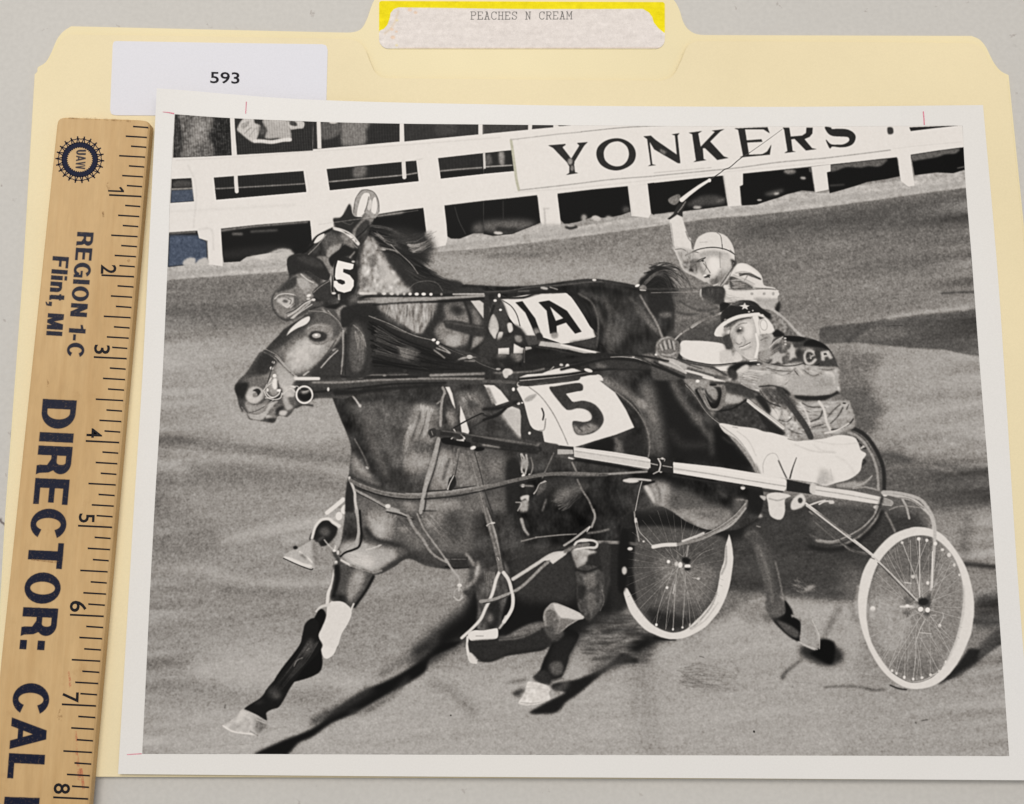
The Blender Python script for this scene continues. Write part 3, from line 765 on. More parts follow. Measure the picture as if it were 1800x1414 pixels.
c 40 .9 200,400 240,150 320,120 440,190 470,300 465,400 430,520 340,580 270,570 200,500
p 232 .6 262,168 432,208 422,255 395,268 322,258 318,292 390,325 432,380 430,440 400,490 330,510 260,490 218,440 220,385 250,382 270,408 310,425 340,412 335,385 290,368 245,372 232,340 240,250 
e 225 1 425,182 18,10
e 225 .8 220,515 24,12
l 220 2 .7 270,530 272,580
e 120 4 430,580 60,30 -30
// ---- under the far horse's neck, above the near horse
c 34 2 110,650 250,620 290,640 260,700 200,710
// ---------------- third wheel (far sulky) behind the driver
T E3
c 92 6 150,640 400,650 540,900 560,1160 200,1150
l 44 8:7 1.2 260,520 380,570 460,640 540,760 595,880 622,1000 625,1180
l 150 4.5 1 250,575 340,610 430,700 500,820 545,950 560,1060 565,1180
l 84 2 1 300,560 420,650 500,780
T E4
l 40 9 2.5 600,0 540,120 440,240 320,330 160,390 0,400 -160,370
l 158 8 1.6 560,-40 530,60 440,170 330,260 200,320 60,330 -80,310
l 104 3 1 0,150 130,270 260,400 440,435
l 120 4 1.2 640,10 700,120 740,210
T E3
c 150 1.5 330,1080 480,1000 470,1080 330,1160 100,1130
c 88 2 380,1000 500,960 520,1010 420,1080 320,1090
l 170 1.4 .7 500,1030 420,1100 300,1150
l 38 3 1.5 380,920 430,880 400,860
// ---------------- dark under the horses
T F
p 34 6 830,990 1000,930 1100,900 1330,900 1340,930 1290,950 1100,960 1095,1060 1060,1120 1000,1130 850,1125 820,1080
c 30 4 900,1010 990,1030 1010,1080 970,1100 870,1110 850,1060
c 44 4 1070,900 1110,900 1108,1050 1075,1070
l 28 36:60 9 740,1155 800,1110 850,1080
p 96 6 1050,1085 1110,1080 1160,1120 1140,1170 1040,1165 1010,1130
N 12 6 1.5
l 40 10:4 4 1010,1100 1060,1092 1110,1085
l 50 5 3 1060,1112 1100,1108 1140,1120
p 30 4 1100,1140 1140,1115 1165,1122 1120,1150
l 46 7 4 1140,1122 1170,1126
T D5
l 30 4 1.5 0,10 100,25 220,28
// scuffs in the dirt
h 124@.6 60 1.6 7 300,300 500,290 700,320 900,380 ; 320,540 500,560 760,580 1000,560
l 118@.55 3 2 410,515 560,510 640,525 780,500
l 124@.55 4 3 480,300 600,310 690,330 700,400
l 104@.55 2.5 1.8 780,235 860,300 880,380 840,430
l 124@.55 3 2 400,350 500,350 620,420 790,490
l 122@.55 4 2.5 330,410 440,500 540,570 700,570 860,560
l 126@.55 4 2 860,490 980,540
l 122@.55 3 2 1060,560 1130,565 1280,545
l 118@.55 3 2 1070,440 1110,380 1200,385 1280,400
l 78 3:7 2.5 1560,230 1480,300 1400,360 1350,430
l 116@.55 2 1.5 1460,480 1600,480 1780,520
e 40 .5 1053,998 9,13 -20
l 76 1 .6 480,205 525,215
e 104 1.5 1460,525 10,12
// hoof shadow
T E5
c 34@.9 4.5 -120,60 0,90 130,110 200,180 175,260 80,300 -60,290 -260,180 -240,90
l 96 4 2 0,530 300,520 520,560 620,550
l 40 2.5 1 690,510 780,545 860,555
p 40 2 1210,485 1400,290 1520,120 1640,130 1600,250 1350,420
l 90 2 .8 1020,885 1080,872
e 84 1 960,905 9,9
// long leg shadow
T B5
c 26 2.4 -630,1250 -350,1105 0,960 230,770 560,560 860,420 1150,240 1300,90 1560,40 1480,110 1240,220 1180,370 980,500 820,590 450,800 200,910 0,1050 -150,1120 -300,1250
l 60 12 5 0,900 300,740 600,560
l 96 8 5 700,420 900,280 1150,180 1300,20
l 44 8 4 1100,150 1300,60
l 70 6 4 1000,440 850,600 600,760 400,800
l 120 14 8 1250,480 1500,600 1700,800
e 40 .5 1455,827 6,8
// ---------------- hind legs at the right
T D4
c 66 2.5 940,220 1100,100 1250,200 1260,400 1200,460 1080,380
l 120 3 2 960,260 1060,210 1080,300
l 140 1.6 .8 1080,150 1120,160
e 176 2 1115,40 26,24
c 88 1.4 1040,340 1110,340 1210,420 1250,640 1290,850 1370,960 1360,1090 1250,1130 1200,1050 1180,850 1130,600
l 122 7 3 1090,380 1160,600 1220,860 1260,1000
l 60 4 2 1210,440 1260,700 1310,880
l 118 3 1.2 1275,520 1320,700 1350,860 1380,920
c 96 2 1180,960 1340,960 1370,1050 1250,1120
e 110 4 1240,1000 50,60
c 22 1.4 1375,930 1450,1030 1480,1120 1550,1150 1550,1330 1520,1370 1390,1290 1240,1130 1310,1110 1380,1060
c 84 2 1290,1150 1400,1180 1520,1260 1510,1330 1400,1280
c 158 1.2 1450,1080 1530,1130 1560,1160 1620,1130 1690,1200 1740,1330 1752,1420 1730,1460 1690,1460 1540,1380 1550,1200 1500,1140 1455,1120
N 6 2 2
c 22 1.5 1460,1110 1540,1160 1530,1230 1450,1180
l 226 1.5 .8 1640,1150 1700,1240 1740,1380 1740,1440
l 206 2 1 1520,1370 1700,1455
T D5
c 18 2.2 1760,20 1900,60 1900,220 1860,290 1780,260 1640,170 1700,140
// mottled reflections under the cart
T D4
h 130@.6 26 .9 5 1500,700 1600,760 1740,800 ; 1500,860 1620,850 1780,850
l 110 2 1.5 1560,840 1700,820
e 150 2 1640,800 60,22 -20
l 110 2 1.5 1640,240 1740,290 1800,340
T E4
l 84 6 4 0,1300 80,1150 160,1000
l 100 8 5 300,1000 330,1150
// ---------------- left wheel
T F
c 84 3 1105,930 1270,945 1268,1020 1240,1080 1190,1115 1130,1085 1105,1020
p 116 8 1150,980 1262,1000 1240,1060 1170,1060
c 46 4 1140,1070 1200,1085 1225,1085 1190,1108 1150,1100
p 36 2 1096,930 1120,925 1112,1000 1120,1060 1104,1040
C 218 .8 1281.7,940 1286,955 1288.5,975 1288.5,990 1281.7,1033 1266.7,1070 1250,1092 1236.7,1105 1208,1120 1183,1124 1165,1121 1150,1115 1133,1106 1110,1080 1098,1050 1096,1035 1102,1034 1107,1042 1120,1067 1140,1092 1160,1106 1183,1112.5 1205,1107 1222,1092 1236,1078 1256.7,1050 1264,1020 1267,1003 1273,985 1275,962 1280,945
l 150 3 1.2 1276,960 1276,990 1268,1010
l 176 1.5 1 1262,1060 1240,1090 1215,1107
K
T D4
l 150 2.5 1 380,1230 460,1170 600,1000 660,850
w 150@.75 .8 .4 240,560 300,570 200,600 540,640 40 1.0
l 168 .9 .4 240,600 220,860 200,1240
l 150 .9 .4 250,600 160,900 120,1240
l 160 .9 .4 330,640 320,900 300,1220
l 150 .8 .4 280,600 350,850 380,1190
l 150 .9 .4 200,600 60,980 20,1190
l 128 .8 .5 220,580 100,700 0,1000
l 140 .8 .4 380,560 500,440 620,390
l 120 .8 .5 330,560 560,600 650,640
l 120 .8 .5 500,540 500,650 440,780
l 140 1 .4 210,400 300,470
l 160 2 .8 360,360 340,470
l 140 1 .6 330,640 420,850 500,1050
l 200 1.8 .7 215,770 200,860
l 120 1 .5 250,640 100,720 80,900
e 235 .8 150,525 18,18
e 200 1 235,550 20,26
e 228 .8 275,560 24,30
e 232 .6 352,573 32,20
c 30 1.5 300,480 380,500 360,550 300,530
e 26 1.5 350,605 34,14
e 225 .7 135,800 15,15
e 210 .8 465,705 16,12
l 190 1.2 .6 400,695 470,705
e 230 .6 22,1192 14,16
e 225 .6 198,1240 10,14
e 215 .6 298,1220 12,12
e 190 .8 375,1195 10,20
e 200 .8 470,1150 16,26
// ---------------- near horse: hind leg in the middle
T C4
c 50 2 900,300 1250,300 1300,560 1200,620 1000,620 940,460
c 168 1.6 930,410 1010,390 1120,400 1190,430 1120,520 1080,580 1000,610 950,510
N 14 3 3
c 48 2 1120,450 1280,440 1290,600 1060,600 1090,520
c 80 1.6 1000,640 1090,600 1150,640 1210,760 1235,900 1200,1020 1160,1110 1110,1160 1060,1100 1010,1010 985,800
N 12 3 3
h 120@.7 30 .8 2 1020,640 1060,760 1060,900 ; 1150,660 1190,800 1180,940
e 54 2 1150,810 32,32
o 118 1.5 1.5 1150,810 46,46 0
e 50 2.5 1020,800 24,46
l 118 3 2 1200,780 1220,900 1180,1010
c 100 2.5 1250,640 1310,640 1320,760 1270,780
l 120 1.4 .8 1220,980 1250,930
l 110 5 3 1060,1020 1090,1100
T C5
c 30 1.4 780,-80 1000,-40 950,110 900,200 890,260 850,370 800,440 700,450 560,440 600,340 630,250 680,150
c 92 2 700,290 790,270 830,320 740,380 690,340
c 54 2 520,420 640,350 720,440 700,500 600,490
l 120 3 1.5 720,465 800,440 850,440
c 212 .9 462,480 520,475 640,500 705,545 690,600 705,655 640,690 560,712 440,722 368,700 400,640 435,580
N 7 2 2
l 190 1.2 .7 440,540 560,540 680,560
l 170 1.5 .8 390,690 500,700 600,690
c 60 3 300,600 350,560 430,540 400,600 370,630
l 100 5 3 250,480 350,470 450,450
c 34 2.2 480,802 600,725 700,670 800,620 860,580 740,560 720,500 850,470 1000,440 1280,320 1400,220 1480,180 1640,265 1400,290 1250,390 1120,500 1000,600 870,690 780,790 650,812
l 110 6 4 750,560 850,520 880,480
l 130 5 4 60,30 130,60
// fold foreleg with white bandages
T C4
c 84 2 -170,440 120,420 250,560 290,720 250,900 190,1100 170,1240 -60,1240 -60,1000 -90,800 -140,640
N 12 3 5
c 44 3 60,960 160,900 180,1100 140,1230 40,1230
h 140@.6 30 .8 2 0,640 20,800 10,950 ; 120,640 130,800 120,950
e 120 3 70,1120 30,50
l 60 3 2 -40,960 0,1100 -20,1220
T C5
c 40 1.4 -180,30 0,10 150,10 400,20 620,-20 700,20 650,130 450,170 200,208 60,265 -100,240 -150,150
c 96 2 150,0 400,-20 640,-60 720,10 660,70 620,150 640,60 500,30 300,30
c 110 2 440,-120 640,-160 700,-80 560,-20 350,40 200,30
c 60 3 -60,60 60,110 40,180 -60,160
e 80 3 20,90 24,30
T C4
c 196 1 640,1080 690,990 735,960 830,985 1060,1095 1000,1140 900,1200 860,1230 800,1270 700,1280 650,1210
N 6 2 2
c 62 1.5 735,1110 780,1130 860,1210 830,1240 740,1180
c 104 1.5 870,1110 960,1110 1040,1100 950,1160 880,1190
c 110 1.5 640,1100 700,1090 720,1200 690,1270 640,1190
l 224 1.5 .8 690,1000 740,965 830,990 1060,1095
T B4
c 222 .7 1640,1280 1700,1250 1800,1250 1920,1230 1950,1240 1950,1320 1900,1350 1780,1370 1680,1365 1640,1330
l 150 1.5 .7 1720,1310 1800,1310
T B5
l 220 4.5 .8 1632,0 1628,120 1660,240 1720,272
l 90 2.5 1 1660,60 1680,160 1760,250
c 212 1 1640,170 1700,180 1740,240 1700,280 1650,260
// ---------------- far foreleg and hoof at left
T B4
l 160 12:9 1.6 350,80 320,200 280,300 225,430
l 205 2.5 .8 240,360 225,410
c 38 1.3 -30,260 40,130 110,65 190,75 258,150 240,250 160,340 90,365 50,320 -20,330
c 90 3 70,200 140,160 180,220 120,260
l 84 4 2 60,300 110,270
l 216 5:7 .9 -10,280 25,160 90,85 170,75 215,110 275,150
l 190 2 .8 120,295 160,345 215,400
e 222 .8 275,45 36,46 10
e 222 .8 325,0 20,24
T B3
l 220 8 .8 320,1280 250,1340 150,1420
c 222 .8 300,1370 345,1330 345,1420 300,1420
T A4
c 176 1 1488,480 1590,400 1640,385 1740,330 1800,290 1860,380 1875,480 1840,570 1790,608 1740,595 1620,550
c 128 2.5 1800,290 1870,380 1875,500 1830,590 1800,500 1790,380
l 222 3 1 1660,420 1740,480 1790,530
c 216 1 1490,480 1560,480 1700,540 1780,560 1770,590 1620,550
l 34 1.6 .6 1490,490 1620,550 1770,608 1800,600
e 40 1 1615,378 24,20
e 120 2 1700,470 40,20 40
// ---------------- near horse: body
T F
C 64 1.2 583,696 560,640 600,560 660,545 760,600 870,632 900,650 1000,645 1100,632 1165,648 1215,684 1265,748 1312,805 1340,860 1335,905 1300,930 1250,932 1210,918 1160,890 1100,905 1085,945 1010,960 900,985 850,1000 823,999 792,1001 750,995 717,982 690,998 657,1012 620,1002 598,993 592,975 600,950 607,898 608,868 612,840 616,812 617,785 608,758 597,732
c 38 8 1120,650 1200,690 1260,750 1310,820 1330,900 1250,900 1150,860 1100,840 1110,740
c 40 8 900,840 1010,830 1100,850 1100,900 1080,950 980,965 910,930
// neck
c 84 7 620,700 720,690 780,720 760,820 740,860 680,850 640,760
l 46 24:16 5 590,690 610,740 640,800 670,850
l 44 10 4 620,705 700,700 780,715
l 104 9 5 645,740 660,790 690,830
c 60 5 690,820 720,840 730,860 700,870 680,850
T B3
c 128 5 980,560 1050,350 1120,260 1300,300 1320,520 1240,680 1100,660 1000,760
h 190@.5 40 1.3 2 1130,280 1150,420 1120,560 1080,680 ; 1270,330 1230,460 1220,560 1200,640
h 176@.5 18 1.2 2 1000,520 980,600 960,700 940,820 ; 1080,500 1020,600 1000,700 980,760
l 196 3 1 420,190 460,240 500,300
e 190 1.4 495,290 16,14
l 120 1.4 .8 440,640 520,780 600,940
e 215 1 575,945 20,14 30
c 142 4 400,780 460,830 560,950 640,1060 520,1040 430,1000
l 104 6 3 430,980 560,1060 700,1120
c 150 6 1010,780 1180,800 1240,880 1180,960 1020,1000 960,900
c 96 4 1080,740 1180,720 1200,800 1140,810
c 146 6 1320,760 1480,780 1520,900 1440,1180 1220,1180 1280,980
h 176@.45 20 1.4 3 1350,820 1330,960 1300,1060 1250,1170 ; 1460,880 1430,1000 1420,1100 1350,1180
l 84 5 3 1420,880 1400,980 1390,1060
c 118 5 1540,760 1800,820 1800,1140 1560,1170 1500,1100
l 96 4 3 1640,820 1650,960 1600,1100
c 140 4 1400,360 1480,340 1520,440 1490,520 1420,480
c 108 5 1540,180 1760,150 1800,360 1640,460 1560,330
h 176@.5 26 .8 3 1560,180 1620,290 1700,380 ; 1700,200 1760,260 1800,360
c 70 3 1620,230 1700,240 1750,300 1650,320
l 48 6 2 1400,330 1380,400 1400,460
c 46 3 1180,200 1360,160 1300,260 1200,260
c 52 4 880,140 1340,120 1300,230 1060,250
e 84 5 880,500 90,120
n 7 9 8
n 4 4 4
n 3 1.5 2.5
h 160@.35 30 .9 3 960,800 1000,900 1000,1000 980,1140 ; 1260,740 1240,880 1180,1000 1140,1160
h 150@.3 30 .9 3 1500,780 1540,900 1520,1020 1480,1160 ; 1800,860 1760,960 1740,1080 1740,1140
// chest lower
c 100 5 480,1220 760,1260 1130,1270 1120,1420 480,1420
c 150 5 1200,1290 1400,1280 1560,1300 1500,1420 1180,1420
c 136 4 960,1280 1060,1290 1080,1400 980,1400
l 70 5 2 700,1250 900,1280 1120,1290
c 104 4 1600,1250 1800,1200 1800,1420 1600,1420
// foreshoulder right of the trace (C3 left)
T C3
c 96 6 0,790 220,780 280,900 260,1100 0,1130
c 122 5 60,880 180,900 180,1000 60,1010
c 88 5 60,1200 260,1160 260,1400 60,1400
e 110 4 130,1340 60,50
c 44 3 240,900 380,880 390,1200 330,1410 250,1400
c 108 6 760,1180 980,1120 1100,1130 960,1240 760,1330
h 124@.6 26 .8 3 720,1300 840,1240 960,1150 ; 840,1400 960,1300 1060,1190
c 60 4 640,1060 900,1060 960,1110 760,1160 640,1250
e 150 3 1380,660 40,30
c 110 4 1380,680 1470,690 1470,780 1400,790 1370,740
c 32 3 1060,720 1360,620 1360,780 1180,790
c 46 3 1500,620 1700,620 1700,820 1500,800
T B4
c 96 8 540,0 900,0 1100,60 1640,0 1650,440 1200,440 900,330 560,200
c 165 7 580,20 760,20 820,160 800,260 700,300 600,200
N 10 4 4
c 140 5 1180,40 1280,20 1320,140 1230,190 1180,120
c 128 5 1280,20 1440,0 1420,100 1330,120
l 168 5 3 920,190 970,175 1010,210
c 112 5 960,200 1080,220 1180,360 1060,350
c 100 6 1280,180 1600,120 1640,420 1400,440
l 42 9:5 3 560,180 620,260 700,310 820,330 940,380
c 168 4 290,360 420,300 560,320 760,380 900,400 940,440 860,520 720,620 560,620 420,560 300,480
e 208 5 560,520 90,70 30
e 196 4 440,480 80,70
c 96 3 880,380 960,400 1000,450 930,500 880,460
l 206 2 1 560,400 640,380 720,350
l 58 10 3 740,620 900,520 1040,470 1220,520 1420,580
c 72 3 1100,440 1300,420 1640,460 1640,590 1400,570 1200,520
l 30 3 1 1400,580 1520,592 1640,585
l 120 2 1 1400,500 1560,510 1570,560
l 150 5 2 1620,450 1660,500 1700,560
h 160@.4 60 .9 3 560,30 600,120 640,220 700,300 ; 900,40 860,140 820,240 800,320
h 190@.4 50 .9 3 340,400 480,430 620,440 800,480 ; 420,540 540,600 640,620 760,600
h 60@.4 60 1 3 900,80 1000,200 1150,330 1300,430 ; 1300,40 1400,160 1560,280 1640,420
h 140@.4 60 1 3 1100,60 1200,160 1300,280 1400,420 ; 1350,20 1450,140 1560,240 1640,380
// rear
T D3
c 34 4 0,40 200,60 260,200 380,400 500,600 620,800 620,880 200,860 0,800
l 118 10:5 4 200,50 260,180 340,300 440,420 520,540 600,640 620,800
e 104 5 460,420 60,60 50
l 96 4 3 330,80 440,180 540,320
l 112 26:14 7 -80,120 0,400 40,600 60,800
l 62 8 5 180,560 300,700 560,700
c 26 4 640,500 800,640 900,760 1000,860 1020,960 700,920 640,800
l 60 3 2 720,620 800,680 860,690
c 26 4 -100,1020 200,1020 300,1100 60,1100 -100,1080
c 156 5 -60,1110 80,1090 170,1140 190,1280 170,1400 60,1360 0,1280
l 100 4 2 20,1120 60,1220 60,1300
c 92 5 190,1180 420,1220 560,1290 840,1400 880,1500 200,1440
c 88 4 840,1260 960,1270 980,1330 900,1420 840,1400
l 128 3 1.4 870,1280 960,1290 980,1340 920,1410
c 34 5 1000,1150 1200,1190 1180,1400 1000,1420
l 110 3 3 680,1200 760,1250
T D4
c 150 4 40,0 400,-20 700,0 820,30 640,180 560,190 430,160 320,80
c 110 4 300,0 640,-20 780,0 700,100 500,60
l 168 3 1.2 130,10 260,50 400,140 560,185
K
// tail mass and hind shade
T C3
l 128 12:8 4 1260,20 1440,120 1600,220 1740,340 1790,460
l 112 8 5 1700,400 1770,600 1760,800
e 156 3 1660,270 60,40 40
l 120 2.4 .9 1390,140 1560,280 1680,440 1740,600 1750,760 1735,840
l 44 3 1.2 1420,210 1560,330 1660,470 1710,640 1710,800
// ---------------- saddle cloth with the 5
p 222 .8 190,350 215,320 300,298 400,340 370,220 345,110 380,98 470,88 900,40 1180,-10 1290,80 1385,150 1450,250 1500,330 1590,520 1400,595 1180,660 950,732 800,720 640,672 620,560 560,560 490,510 440,520 390,620 300,520
c 190 3 180,360 260,320 390,350 395,560 390,640 280,510
p 60 1 350,120 390,170 430,260 470,420 520,540 600,560 640,680 400,640 390,560 395,400 370,260 300,250 250,100 200,0 350,0
c 222 .8 360,100 480,95 560,160 620,250 640,400 620,540 560,540 500,505 470,420 430,270
c 160 1.2 470,190 560,170 500,240 430,240
l 140 1.8 .7 480,95 600,190 720,350 820,540 890,700
l 40 2.5 .8 615,320 635,380 625,440
l 130 2 .8 590,555 640,540 655,430
c 66 .9 695,105 760,85 1012,52 1045,125 960,140 868,165 930,248 1050,238 1160,270 1235,345 1268,430 1240,510 1160,575 1050,602 970,580 940,458 1060,462 1130,440 1140,390 1095,340 1000,318 885,335 790,240
c 128 2 950,490 1020,520 1100,480 1190,500 1200,540 1050,595 970,575
l 70 2 1 980,490 1010,530 1040,560
l 84 2 1 1080,490 1120,520
c 48 3 1100,300 1200,350 1230,440 1180,470 1150,380
p 222 .8 0,70 110,75 180,130 270,245 130,290 100,240 30,110
p 140 1.4 20,100 60,100 140,270 90,270
// C2 lower: cloth top edge and straps
T C2
p 222 .8 380,1400 460,1370 620,1360 700,1320 860,1290 960,1310 1060,1350 1160,1330 1140,1345 700,1420 380,1440
p 222 .8 1020,1400 1120,1380 1210,1375 1260,1410 1260,1440 1000,1440
l 36 5 1 380,1420 600,1400 900,1370 1150,1330 1400,1310 1700,1320 1800,1340
l 56 4 1 400,1360 600,1340 800,1290 1000,1260 1200,1220
l 46 9 2 0,1290 300,1320 600,1290 900,1230 1250,1170 1350,1180
l 120 3 1.2 0,1350 180,1355 500,1340 640,1310
l 170 2 .8 700,1330 740,1290
e 215 1 255,1345 54,36
e 205 .8 235,1360 30,50
e 225 .8 885,1290 22,32
e 200 .8 820,1270 20,14
e 170 .8 155,1315 26,12
e 220 .7 1105,1328 46,18 15
e 214 .7 1220,1390 30,14 25
c 60 3 1060,1240 1400,1200 1700,1260 1800,1310 1500,1320 1300,1300
e 120 3 1240,1280 60,18 15
l 205 1.3 .6 1340,1190 1450,1185 1600,1200 1700,1240 1800,1290
e 225 .6 1580,1182 16,14
c 120 2 1680,1160 1800,1160 1800,1250 1720,1220
// ---------------- mane of the near horse, dark mass B2 lower
T B2
c 52 2 440,640 700,760 980,900 1200,980 1300,1040 1640,1200 1800,1260 1800,1400 350,1400 360,1200 380,1000 420,860
c 44 4 420,650 640,640 740,720 700,780 480,760
l 120 2 1 490,750 640,780 800,860 980,930
e 190 1.5 620,760 50,10 15
h 84 60 .8 4 560,900 800,1000 1000,1080 1100,1200 ; 600,1180 800,1240 1000,1300 1200,1330
h 30 60 1.2 4 560,820 800,950 1000,1100 1300,1180 ; 500,1000 700,1100 900,1240 1200,1300
h 150@.8 26 1 3 960,1010 1080,1060 1180,1150 ; 900,1140 960,1200 1060,1250
l 176 2.5 1 1330,1070 1390,1100 1440,1140
l 190 2.5 1 1270,1110 1330,1145 1385,1190
l 120 2 1 1020,1100 1090,1120 1120,1160
h 70@.8 60 .9 4 640,900 800,980 1000,1100 1250,1180 ; 600,1200 760,1260 960,1300 1300,1340
l 170 4 1.2 1500,1240 1560,1210 1620,1190
l 140 3 1 1600,1230 1700,1230
e 205 .8 1275,1005 20,12
e 225 .8 1320,1040 18,16
l 40 3 1 1320,1040 1480,1120 1640,1190
l 150 1.2 .6 1320,1000 1400,980 1440,950
e 200 1 1655,1190 30,14
// ---------------- near horse head
T F
C 80 1.2 420,668 433,655 447,634 456,620 464,617 475,605 490,590 500,579 530,560 560,543 600,545 640,548 652,580 648,640 640,680 610,700 583,700 550,702 530,712 520,717 512,727 505,733 496,731 488,732 484,741 480,744 467,742 450,739 438,737 433,727 421,715 417,697 412,682
T A2
c 52 3 1480,900 1800,680 1880,680 1800,800 1600,920 1500,1010 1380,1100 1280,1150
c 216 .8 1515,965 1560,890 1680,790 1750,757 1775,790 1740,840 1620,900 1540,955
c 186 5 1520,1140 1660,1000 1780,960 1840,1040 1840,1200 1740,1290 1620,1330 1540,1280
N 10 3 3
c 116 5 1400,1100 1520,1030 1640,940 1540,1120 1440,1200
c 62 3 1180,1260 1290,1150 1400,1160 1420,1240 1320,1330 1200,1410 1120,1410
c 40 3 1270,1170 1330,1150 1370,1220 1300,1280
c 122 3 1300,1290 1400,1270 1440,1330 1380,1420 1260,1420
e 225 .8 1385,1245 14,14
e 228 .8 1365,1310 16,16
e 228 .8 1395,1390 18,18
c 176 4 1450,1300 1560,1320 1580,1400 1450,1420
l 176 6 1 1400,1190 1480,1260 1560,1360 1620,1400
l 110 4 1.2 1430,1230 1540,1350 1590,1410
l 150 3 1 1290,1140 1380,1180 1440,1200
c 84 3 1660,1330 1800,1210 1800,1400 1700,1410
l 206 2.4 1 1700,1380 1760,1340
T B2
c 112 5 -60,740 60,700 200,760 240,860 200,960 80,880
c 150 4 -40,880 80,870 200,940 160,1010 60,1010 0,960
c 196 4 -80,1040 60,1040 200,980 140,1080 60,1180 -100,1260
N 9 3 3
c 62 2 -50,920 40,880 120,930 130,1000 40,1045 -30,1000
c 36 1 -20,950 30,925 95,945 105,1000 40,1025 -10,990
e 200 1.2 42,972 30,18 15
e 235 .6 38,966 14,10
l 130 2 1 -50,930 20,895 100,915
l 150 2 1 -10,1030 50,1050 110,1020
e 84 2 60,720 90,40 15
l 150 3 1.4 100,680 180,770 270,880 300,930
l 190 1.2 .7 160,700 240,790 300,880
e 200 2 190,860 40,40
c 46 4 200,1000 300,940 290,1100 240,1280 140,1380 60,1380 120,1220
c 50 4 0,1330 160,1180 300,1140 300,1400 0,1400
l 190 4 1.2 320,920 325,1040 325,1160 305,1280
l 60 2 .8 340,960 345,1100 345,1400
e 210 1 320,920 16,18
l 150 5 2 300,930 260,1010 200,1040
c 212 1 210,1110 250,1095 275,1120 240,1135 210,1130
l 176 4:2 1.4 210,1140 140,1240 60,1310
c 50 3 340,860 420,780 640,780 700,1000 700,1400 350,1400
c 70 4 380,920 470,900 540,1020 560,1150 540,1380 380,1390
l 130 2 1.2 470,880 540,960 575,1050
h 140@.6 24 .8 2 500,1120 540,1200 560,1320 ; 380,1240 400,1300 400,1390
e 110 3 420,880 40,44
e 150 2 415,895 18,18
e 110 4 520,1150 30,40
e 150 2 600,1320 26,20
// muzzle
T A3
c 40 2.5 980,80 1080,20 1160,60 1080,130 1070,220 1010,200
c 124 4 1150,0 1280,0 1300,80 1200,90 1130,60
c 200 2 1090,160 1130,110 1250,100 1290,160 1240,240 1140,260 1100,220
c 60 1.5 1150,130 1200,90 1230,110 1200,150 1180,170
c 44 1.5 1170,170 1230,170 1210,200
e 120 2 1250,170 40,40
l 40 4 1.2 1190,100 1240,90 1270,110
c 156 2 1090,250 1160,290 1290,280 1350,220 1280,340 1180,370 1110,340
c 120 2 1150,300 1290,290 1270,330 1180,340
c 176 1.5 1120,370 1200,380 1300,330 1340,250 1430,240 1380,300 1320,380 1260,440 1150,430
l 120 1.4 .8 1120,370 1220,380 1300,340
c 48 1.5 1290,310 1340,240 1400,200 1460,190 1400,240 1330,260
c 120 2 1340,340 1440,270 1500,300 1440,400 1380,440 1340,420
c 200 1.5 1300,400 1340,390 1380,420 1330,440
e 50 2 1360,440 50,24
c 50 2 1410,330 1470,290 1500,310 1440,390 1410,390
c 196 1.5 1450,350 1500,340 1530,360 1500,400 1450,390
c 170 2 1480,200 1560,150 1610,220 1580,320 1520,330
c 90 2 1540,200 1620,200 1600,300 1550,260
c 150 2 1330,0 1440,0 1450,120 1380,190 1330,120
e 226 1 1400,60 30,60
c 60 1.5 1430,20 1470,100 1460,150 1430,120
l 226 1.8 .7 1285,120 1320,60 1360,0
l 228 2 .7 1290,120 1330,180 1380,205 1440,170 1455,120
e 232 .8 1320,125 14,20
e 232 .8 1440,130 22,14
l 226 1.6 .7 1300,210 1380,205
c 196 2 1450,0 1590,0 1600,40 1520,120 1460,100
l 210 3 1 1480,170 1560,110 1620,150
e 225 .8 1590,90 36,12 10
K
l 40 3 1.4 1620,310 1700,280 1800,290
p 58 1 1590,40 1830,30 1830,60 1590,60
p 60 1.5 1620,60 1840,50 1840,200 1620,250
// rein leather and bit ring
T B3
c 60 2 -60,100 100,80 200,120 190,190 60,190 -60,250
l 70 10 1 -20,60 200,80 560,60 1000,35 1400,30 1800,40
l 128 4 1 0,45 300,45 700,20 1200,5 1800,8
l 40 4 1 0,150 200,130 560,95 900,60 1400,50
e 225 .8 162,118 12,22
e 60 2 280,130 90,30
l 40 12:4 2 240,150 420,150 700,120 1340,70
T A3
o 224 3.4 .6 1710,175 84,88 0
c 30 1 1650,180 1720,130 1780,170 1770,220 1700,240
e 176 2 1720,140 44,20 -20
c 40 1 1680,110 1750,110 1740,130 1690,130
T B2
l 220 6 .8 -190,1415 60,1415
e 222 .8 500,1392 46,20
e 220 .8 755,1382 20,16
l 120 3 1 560,1380 760,1375 1000,1370
h 120@.6 18 .6 1 780,1345 900,1345 1060,1345 ; 820,1380 1000,1375 1200,1380
l 150 5 1.2 1240,1380 1500,1370 1800,1360
l 44 4 1 300,1395 700,1400 1100,1395
e 200 1 970,1330 18,14
// ---------------- straps of the near horse
T B3
c 30 1 1350,640 1470,620 1640,660 1650,730 1500,710 1380,690
L 66 13 .8 1250,575 1480,590
L 60 15 .8 1640,630 1800,660
c 60 .8 1235,545 1290,530 1300,600 1240,630
l 150 1.2 .6 1250,560 1265,600
c 28 1 1700,740 1800,720 1800,760 1720,770
l 224 2 .7 1480,530 1510,590 1460,640
l 224 2.4 .7 1560,600 1600,640 1520,650 1590,660
e 224 .8 1690,735 30,18 -20
c 100 2 1480,590 1540,560 1560,640 1490,640
p 222 .8 1395,92 1440,92 1470,160 1505,330 1470,270 1430,160
p 222 .8 1555,285 1600,400 1650,560 1640,590 1570,570 1550,440
l 150 5 1 1370,100 1390,160 1360,250 1345,500
